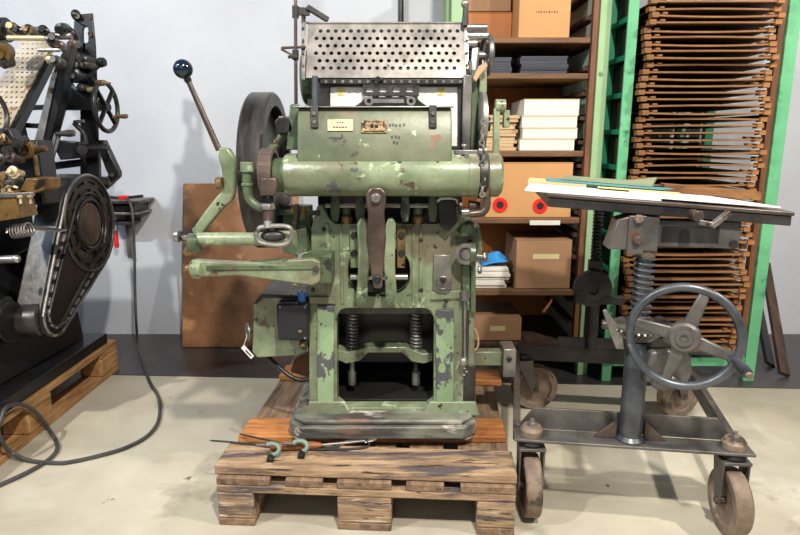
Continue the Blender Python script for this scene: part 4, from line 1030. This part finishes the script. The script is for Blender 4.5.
# belt guard
XG = -1.25
cu = PX(90,224,XG); cd = PX(56,314,XG); Ru, Rd = .20, .082
def stadium(c0, R0, c1, R1, x, n=22):
    d = V((0, c1.y-c0.y, c1.z-c0.z)); L_ = d.length; d.normalize(); base = math.atan2(d.z, d.y); al = math.acos((R0-R1)/L_)
    pts = []
    for k in range(n+1):
        t_ = base+al+(2*math.pi-2*al)*k/n; pts.append((x, c0.y+R0*math.cos(t_), c0.z+R0*math.sin(t_)))
    for k in range(n+1):
        t_ = base-al+(2*al)*k/n; pts.append((x, c1.y+R1*math.cos(t_), c1.z+R1*math.sin(t_)))
    return pts
sp_ = stadium(cu, Ru, cd, Rd, XG-.10)
guard = bpart(MB().prism(sp_, (.092,0,0)), 'belt_guard', BLACKW, bev=.006)
# face plate with slots: openings through a raised face
def yz(pp): return [(p[1], p[2]) for p in pp]
Mf = Matrix(((0,0,1,XG-.003),(1,0,0,0),(0,1,0,0),(0,0,0,1)))
slots = []
def arc_slot(c, R0, R1, a0, a1, n=6):
    o_ = [(c.y+R1*math.cos(math.radians(a)), c.z+R1*math.sin(math.radians(a))) for a in [a0+(a1-a0)*k/n for k in range(n+1)]]
    i_ = [(c.y+R0*math.cos(math.radians(a)), c.z+R0*math.sin(math.radians(a))) for a in [a1-(a1-a0)*k/n for k in range(n+1)]]
    return o_+i_
for k in range(12): slots.append(arc_slot(cu, Ru*.80, Ru*.86, k*30+5, k*30+25))
for k in range(10): slots.append(arc_slot(cu, Ru*.56, Ru*.70, k*36+5, k*36+31))
fpl = MB(); fpl.holes(yz(stadium(cu, Ru-.006, cd, Rd-.006, XG)), slots+[ell(cu.y, cu.z, Ru*.44, Ru*.44, 24)], Mf, .008)
face = bpart(fpl, 'guard_face', BLACK, guard, .001)
bpart(MB().torus((XG+.003, cu.y, cu.z), (1,0,0), Ru*.95, .006, 48), 'rim_bead', BLACKW, guard, 0)
bpart(MB().torus((XG+.003, cu.y, cu.z), (1,0,0), Ru*.49, .006, 40), 'rim_bead', BLACK, guard, 0)
bpart(MB().cyl((XG-.007,cu.y,cu.z),(XG+.002,cu.y,cu.z), Ru*.42, seg=40), 'mesh_disc', mat('ribbed_grille', (70,62,52), (120,108,90), 30, .5, .5, .3, stretch=(1,6,1), bscale=60), guard, 0)
mb = MB()
for k in range(-5, 6):
    yy = k*.014; hh = math.sqrt(max(0, (Ru*.40)**2-yy*yy)); mb.box(XG+.002, XG+.006, cu.y+yy-.002, cu.y+yy+.002, cu.z-hh, cu.z+hh)
bpart(mb, 'grille_bars', BROWNI, guard, 0)
dvec = (cd-cu)
mb = MB()
side = V((0, -dvec.z, dvec.y)).normalized()
for s_ in (-1, 1):
    for k in range(6):
        f0 = .36+k*.115; R0 = Ru+(Rd-Ru)*f0
        c0 = cu+dvec*f0+side*s_*(R0*.80); c1 = cu+dvec*(f0+.075)+side*s_*((Ru+(Rd-Ru)*(f0+.075))*.80)
        bpart(MB().bar(V((XG+.004,c0.y,c0.z)), V((XG+.004,c1.y,c1.z)), .008, .010, up=(1,0,0)), 'guard_rib', WORN, guard, .002)
mb = MB()
for k in range(5):
    t_ = math.atan2(dvec.z, dvec.y)+math.radians(-70+35*k); mb = MB(); mb.bar(V((XG+.004,cd.y+Rd*.62*math.cos(t_-.2),cd.z+Rd*.62*math.sin(t_-.2))), V((XG+.004,cd.y+Rd*.62*math.cos(t_+.2),cd.z+Rd*.62*math.sin(t_+.2))), .007, .008, up=(1,0,0)); bpart(mb, 'guard_rib', WORN, guard, .002)
bpart(MB().tube([(XG+.002, p[1], p[2]) for p in stadium(cu, Ru-.004, cd, Rd-.004, XG)], .0055, 8, closed=True, sm=2), 'edge_bead', WORN, guard, 0)
bpart(MB().tube([(XG+.003, p[1], p[2]) for p in stadium(cu, Ru*.62, cd, Rd*.55, XG)], .005, 8, closed=True, sm=2), 'inner_bead', BLACKW, guard, 0)
e1, e2 = P(29,227,2.05), P(64,231,2.05)
bpart(MB().bar(e1, e2, .05, .004), 'guard_tab', WORN, guard)
# side bracket rod
bpart(MB().cyl(P(-4,260,1.95), P(15,259,1.95), .013), 'grip_rod', STEEL, bev=0)
bpart(MB().ball(P(16,259,1.95), .014), 'rod_ball', STEEL, bev=0)
bpart(MB().coil(P(11,232,2.0), P(31,229,2.0), .022, .003, 7), 'coil_spring', WORN, bev=0)
# frame uprights
YU = 2.58
mb = MB(); mb.fplate([(80,14),(92,13),(95,45),(97,96),(99,186),(80,190),(80,90),(79,40),(73,34),(74,20)], [rrect(83,27,88,43,2.4)], YU, .012)
bpart(mb, 'upright', BLACK, bev=.003)
bpart(MB().ball(P(76,15,YU-.005), .018, (1,1.2,1.2)), 'roller_knob', BLACK, bev=0)
bpart(MB().cyl(P(77,16,YU-.01), P(77,16,YU-.02), .010), 'knob_washer', WORN, bev=0)
for p_ in ((90,17),(90,34)): bpart(MB().cyl(P(*p_,YU-.001), P(*p_,YU-.012), .009), 'bolt', BROWNI, bev=0)
bpart(MB().plate([(97,140),(103,140),(118,172),(118,177),(104,190),(86,194),(84,186),(98,184),(108,175),(101,158)], YU, .04), 'rear_brace', BLACK, bev=.003)
bpart(MB().cyl(P(112,175,YU-.002), P(112,175,YU-.012), .008), 'bolt', DARK, bev=0)
# long sloping leg
bpart(MB().plate([(66,44),(71,46),(64,78),(62,96),(54,128),(47,154),(32,154),(38,128),(46,96),(54,68)], YU-.16, .05), 'sloping_leg', BLACK, bev=.004)
bpart(MB().plate([(52,72),(57,72),(41,150),(32,150)], YU-.166, .005), 'polished_edge', WORN, bev=.001)
bpart(MB().plate([(68,40),(76,43),(67,84),(84,97),(98,99),(98,110),(60,110),(52,140),(44,140),(54,98)], YU-.07, .05), 'side_casting', BLACK, bev=.004)
bpart(MB().bar(P(24,108,YU-.1), P(50,107,YU-.1), .014, .02), 'cross_bar', BLACK)
bpart(MB().bar(P(20,125,YU-.1), P(40,126,YU-.1), .014, .02), 'cross_bar', BLACK)
bpart(MB().bar(P(2,190,YU-.1), P(40,186,YU-.1), .05, .12), 'bed', BLACK)
bpart(MB().plate([(14,112),(18,112),(24,138),(20,150),(14,140)], YU-.15, .03), 'strut', BLACK)
# perforated sloping feed plate
a0_ = P(-27,129,2.05); b0_ = P(22,41,2.35)
W2 = .118; ex = V((1,0,0)); ey = (b0_-a0_); L2 = ey.length; ey.normalize(); ez = ex.cross(ey).normalized()
Mp = Matrix(((ex.x,ey.x,ez.x,a0_.x),(ex.y,ey.y,ez.y,a0_.y),(ex.z,ey.z,ez.z,a0_.z),(0,0,0,1)))
hs = []; n_ = 0
for r_ in range(17):
    for c_ in range(6):
        hs.append(ell(.012+c_*.0175+(.0087 if r_%2 else 0), L2*(.05+r_*.0565), .0048, .0048, 8))
mb = MB(); mb.holes([(0,0),(.118,0),(.118,L2),(0,L2)], hs, Mp, .003)
bpart(mb, 'feed_plate', PERFY, bev=0)
bpart(MB().hexa([a0_+V((.004,.012,-.03)), a0_+V((.11,.012,-.03)), b0_+V((.11,.012,-.03)), b0_+V((.004,.012,-.03)), a0_+V((.004,.02,-.02)), a0_+V((.11,.02,-.02)), b0_+V((.11,.02,-.02)), b0_+V((.004,.02,-.02))]), 'plate_backing', mat('yellowed_backing', (150,134,104), (176,160,130), 8, .6), bev=0)
bpart(MB().bar(P(53,58,2.32), P(14,134,2.06), .02, .03), 'plate_rail', BLACK)
bpart(MB().plate([(-12,128),(8,128),(14,138),(8,146),(-12,146)], 2.02, .05), 'feed_lip', BLACK, bev=.003)
# rollers on top
bpart(MB().cyl(P(-10,30,2.15), P(8,30,2.15), .04, seg=28), 'ink_roller', BLACK, bev=.002)
bpart(MB().cyl(P(8,38,2.12), P(46,38,2.12), .009), 'cross_rod', BRASS, bev=0)
bpart(MB().cyl(P(38,50,2.12), P(60,50,2.12), .0065), 'cross_rod', STEEL, bev=0)
bpart(MB().cyl(P(46,36,2.14), P(72,36,2.14), .012), 'cross_rod', WORN, bev=0)
random.seed(11)
for (px, py, r_, mm) in ((14,29,.018,BRASSD),(20,31,.014,BLACK),(30,30,.016,BRASSD),(36,31,.014,WORN),(44,31,.016,BLACK),(52,40,.018,BLACK),(63,30,.022,BLACK),(3,52,.03,GOLDDRIP),(6,62,.02,BLACKW),(58,62,.018,DARK),(60,46,.016,BROWNI),(74,44,.014,BROWNI),(50,60,.012,BRASS)):
    c_ = P(px,py,2.14+random.uniform(-.02,.02)); ax = (random.uniform(-.5,.5),-1,random.uniform(-.3,.3))
    k_ = bpart(MB().lathe(c_, ax, [(0,-.02),(r_,-.02),(r_*1.05,-.012),(r_*1.05,.012),(r_*.6,.016),(r_*.6,.03),(0,.03)], 16), 'set_knob', mm, bev=0)
bpart(MB().tube([P(58,30,2.16),P(66,28,2.16),P(74,34,2.16),P(78,46,2.18)], .010, 10, sm=5), 'curved_guide', BLACK, bev=0)
for (px,py,r_,mm) in ((77,58,.028,DARK),(77,64,.018,WORN),(87,65,.018,BROWNI),(78,76,.030,BLACK),(78,77,.016,WORN),(85,60,.024,BLACK),(67,86,.014,BRASSD),(83,88,.016,DARK),(64,82,.02,BLACK)):
    bpart(MB().lathe(P(px,py,YU-.03),(-.2,-1,0),[(0,-.03),(r_,-.03),(r_,.018),(r_*.7,.024),(r_*.5,.024),(r_*.45,.032),(0,.032)],20), 'gear_boss', mm, bev=0)
bpart(MB().cyl(P(86,78,YU-.06), P(104,62,YU-.06), .006), 'knob_shaft', DARK, bev=0)
bpart(MB().lathe(P(98,63,YU-.06), (1,-.3,.1), [(0,0),(.014,.0),(.020,.012),(.017,.03),(0,.034)], 16), 'black_knob', BLACK, bev=0)
bpart(MB().lathe(P(97,83,YU-.06), (1,0,0), [(0,0),(.012,0),(.012,.03),(.004,.031),(.004,.055),(0,.055)], 12), 'brass_fitting', BRASSD, bev=0)
bpart(MB().cyl(P(88,90,YU-.08), P(98,89,YU-.08), .010), 'brass_fitting', BRASS, bev=0)
# small handwheel on right
hc = P(106,107,YU-.02)
hwb = bpart(MB().torus(hc, (1,-.02,0), .098, .0095, 44, 10), 'handwheel', BLACKW, bev=0)
bpart(MB().cyl(P(90,108,YU), hc+V((.012,0,0)), .016), 'hub', BLACK, hwb, 0)
for k in range(4):
    fa_, fb_ = frame((1,-.02,0)); t_ = math.radians(45+90*k); bpart(MB().bar(hc, hc+(fa_*math.cos(t_)+fb_*math.sin(t_))*.095, .009, .018, up=(1,0,0)), 'spoke', BLACK, hwb)
hh_ = P(113,117,YU-.04)
bpart(MB().lathe(hh_, (1,0,.06), [(0,0),(.007,0),(.006,.02),(.010,.045),(.008,.06),(0,.063)], 14), 'crank_handle', BRASSD, hwb, 0)
# crossbeam below, cranks
bpart(MB().cyl(P(60,150,YU-.10), P(108,147,YU-.06), .013), 'cross_shaft', BLACK, bev=0)
bpart(MB().lathe(P(100,148,YU-.065), (1,0,0), [(0,0),(.012,0),(.014,.02),(.010,.035),(0,.036)], 14), 'shaft_end', DARK, bev=0)
bpart(MB().plate([(56,140),(80,142),(80,158),(60,160),(55,150)], YU-.13, .05), 'bearing_block', BLACK, bev=.004)
bpart(MB().cyl(P(82,150,YU-.14), P(82,150,YU-.10), .02), 'collar', DARK)
bpart(MB().bar(P(44,176,YU-.2), P(56,134,YU-.2), .010, .012), 'crank_arm', WORN)
bpart(MB().bar(P(48,176,YU-.2), P(60,134,YU-.2), .008, .010), 'crank_arm', WORN)
bpart(MB().cyl(P(42,172,YU-.2), P(49,173,YU-.2), .014), 'crank_end', WORN, bev=0)
bpart(MB().lathe(P(56,134,YU-.21), (1,0,.05), [(0,0),(.008,0),(.010,.02),(.014,.05),(.012,.07),(0,.074)], 14), 'crank_grip', BROWNI, bev=0)
bpart(MB().tube([P(86,146,YU-.05),P(84,134,YU-.05),P(78,127,YU-.05),P(74,123,YU-.05)], .010, 10, sm=5), 'hooked_lever', DARK, bev=0)
bpart(MB().cyl(P(74,122,YU-.06), P(84,121,YU-.06), .007), 'lever_pin', WORN, bev=0)
bpart(MB().bar(P(50,180,YU-.05), P(110,181,YU-.02), .04, .035), 'deck_beam', BLACK)
bpart(MB().bar(P(54,166,YU-.08), P(86,162,YU-.05), .03, .03), 'tie_beam', BLACK)
bpart(MB().plate([(80,140),(97,140),(99,188),(82,190)], YU+.05, .03), 'rear_plate', BLACK)
bpart(MB().tube([P(40,182,YU-.18),P(50,189,YU-.18),P(62,184,YU-.16),P(74,176,YU-.12)], .008, 8, sm=5), 'oil_hose', BLACK, bev=0)
# left cluster: brass and dark mechanism
bpart(MB().box(P(-8,150,2.1).x, P(38,150,2.1).x, 2.1, 2.2, P(20,205,2.1).z, P(20,140,2.1).z), 'mechanism_box', BLACK, bev=.006)
bpart(MB().ann(P(28,150,2.07), (-.3,-1,0), .030, .014, .02, 28), 'brass_ring', GOLDDRIP, bev=.001)
bpart(MB().cyl(P(30,152,2.07), P(46,148,2.06), .010), 'brass_rod', BRASSD, bev=0)
bpart(MB().bar(P(35,155,2.05), P(38,176,2.05), .010, .012), 'lever', BRASSD)
tr_ = bpart(MB().plate([(20,190),(26,178),(44,179),(44,190),(32,194)], 1.98, .10), 'brass_trough', GOLDDRIP, bev=.003)
bpart(MB().bar(P(-6,196,1.95), P(34,194,1.95), .014, .014), 'front_bar', WORN)
bpart(MB().bar(P(-8,208,2.0), P(26,203,2.0), .10, .09), 'tray_beam', GOLDDRIP)
for px in (21, 31): bpart(MB().lathe(P(px,204,1.94), (0,0,1), [(0,0),(.005,.002),(.003,.016),(.009,.022),(.009,.028),(0,.03)], 10), 'thumb_screw', BRASS, bev=0)
for (px,py,mm) in ((6,176,BRASSD),(13,181,WORN),(4,186,GOLDDRIP),(15,172,BRASS),(9,192,BRASSD),(8,150,DARK),(14,158,BROWNI),(4,140,BRASSD),(20,142,DARK),(2,160,BLACKW)):
    bpart(MB().lathe(P(px,py,2.0), (random.uniform(-.6,.6),-1,random.uniform(-.4,.4)), [(0,-.03),(.013,-.03),(.013,.0),(.018,.004),(.018,.014),(.008,.016),(.008,.026),(0,.026)], 12), 'valve_fitting', mm, bev=0)
for pts_ in ([(2,178),(8,172),(14,178),(20,174)], [(3,190),(10,186),(18,188)]):
    bpart(MB().tube([P(x,y,1.99) for x,y in pts_], .005, 8, sm=5), 'oil_pipe', BRASS, bev=0)
bpart(MB().torus(P(-10,112,1.98), (1,-.1,.1), .072, .008, 36, 10), 'front_handwheel', BLACKW, bev=0)

# ================================================================== WALL SHELF with tools behind the black press
YS = 2.92
ws = thing('wall_tray_shelf', P(128,212,YS), 'small dark metal tray shelf on the wall behind the black press', 'shelf')
def sb_(px0,py0,px1,py1,Y,dy,name,m): return MB().pbox(px0,py0,px1,py1,Y,dy).build(name, m, ws, .002)
sb_(90,201,139,204,YS-.02,.19,'shelf_top',BROWNI)
sb_(92,204.5,134,212,YS,.17,'tray',BLACK)
sb_(90,212.5,138,215,YS,.17,'lower_shelf',WORN)
sb_(126,215.5,130,258,YS+.15,.025,'bracket_post',WORN)
sb_(108,222,131,225,YS+.05,.12,'bracket_arm',DARK)
t = thing('pliers', P(125,197,YS), 'black handled tool with a red grip lying on the wall tray shelf', 'tool')
MB().bar(P(103,196.5,YS), P(120,198,YS), .014, .014).build('jaw', DARK, t)
MB().bar(P(119,197.5,YS), P(129,197.5,YS), .024, .020).build('grip', REDM, t, .004)
MB().bar(P(129,197.5,YS), P(143,196,YS), .014, .014).build('handle', DARK, t)
t = thing('screwdriver', P(117,240,YS), 'red handled screwdriver hanging below the wall tray shelf', 'screwdriver')
MB().lathe(P(117,248,YS+.12), (0,0,1), [(0,0),(.010,.002),(.013,.015),(.011,.03),(.012,.08),(.008,.09),(0,.092)], 12).build('handle', REDM, t, 0)
MB().cyl(P(117,231,YS+.12), P(117,217,YS+.12), .003).build('blade', STEEL, t, 0)

# ================================================================== CABLES
def zf_(px, py, z=.007): return PZ(px, py, z)
pts = [P(127,198.6,YS-.015), P(131,205,YS-.035), P(133,220,YS-.06), P(134.5,255,YS-.07), P(135,290,YS-.08), P(136,318,YS-.1)]
pts += [zf_(138,345,.012), zf_(143,362,.01), zf_(150,382), zf_(158,396), zf_(160,410), zf_(157,424), zf_(146,437), zf_(125,448), zf_(98,456), zf_(70,462), zf_(44,466), zf_(24,462)]
def zc_(px, py):
    p = zf_(px, py); return p if p.x > -1.27 else PX(px, py, -1.27)
pts = pts[:-2]+[zc_(px,py) for px,py in ((56,463),(31,461),(12,453),(3,443),(-2,431),(1,419),(5,409),(12,405),(23,405),(33,410),(41,418),(48,428),(54.5,438),(57.5,446),(54.5,454),(44,463))]+[zf_(24,474,.008), zf_(0,485), zf_(-30,500)]
MB().tube(pts, .0068, 8, sm=6).build('power_cable', GREYCABLE, None, 0, tag=('grey power cable from the wall shelf looping over the floor at left', 'cable'))
# tools on the front plank
zp = .1725
def onp(px, py, z=zp): return PZ(px, py, z)
t = thing('screwdriver', onp(285,441), 'long screwdriver with brown wooden handle lying on the front plank', 'screwdriver')
d0, d1 = onp(270,447,zp+.012), onp(322,445,zp+.012); dr = (d1-d0)
MB().lathe(d0, dr, [(0,0),(.010,.002),(.0115,.02),(.0105,.06),(.0115,dr.length*.8),(.008,dr.length*.95),(.005,dr.length),(0,dr.length)], 14).build('handle', HANDLEW, t, 0)
MB().cyl(d1, onp(365,441,zp+.005), .0038).build('shaft', WORN, t, 0)
MB().bar(onp(364,442,zp+.005), onp(376,439,zp+.004), .012, .003).build('tip', STEEL, t)
def cclamp(c, ang, label):
    t = thing('pipe_clamp', c, label, 'clamp', group='small teal clamps on the front plank')
    R = .021; a0 = math.radians(ang)
    arc = [c+V((R*math.cos(a0+math.radians(k)), .35*R*math.sin(a0+math.radians(k)), .014+R*.6*math.sin(a0+math.radians(k))+R*.45)) for k in range(-110,111,20)]
    MB().tube(arc, .0065, 8, sm=3).build('frame', TEAL, t, 0)
    MB().cyl(arc[0]+V((0,-.004,-.004)), arc[0]+V((0,-.02,-.008)), .010).build('pad', BLACK, t, .001)
    MB().cyl(arc[-1]+V((-.004,0,0)), arc[-1]+V((-.03,0,.0)), .004).build('screw', WORN, t, 0)
    return t
cclamp(onp(272,457), 20, 'teal c-shaped clamp on the front plank, the one at left')
cclamp(onp(300,454), 40, 'teal clamp near the middle of the front plank, right of the other')
MB().tube([onp(210,440.5,zp+.004),onp(230,442,zp+.004),onp(252,444,zp+.004),onp(272,447,zp+.004),onp(300,449,zp+.004),onp(345,449,zp+.004),onp(366,447,zp+.005),onp(369,443,zp+.005),onp(362,440,zp+.006),onp(345,441,zp+.008)], .0028, 6, sm=6).build('hook_wire', RUBBER, None, 0, tag=('thin black bent wire lying across the front plank', 'wire'))
MB().tube([onp(240,434,zp+.004),onp(262,439,zp+.004),onp(300,446,zp+.003),onp(335,447,zp+.003),onp(342,442,zp+.006)], .0028, 6, sm=6).build('hook_wire', DARK, None, 0, tag=('short dark rod behind the wooden screwdriver handle on the plank', 'wire'))
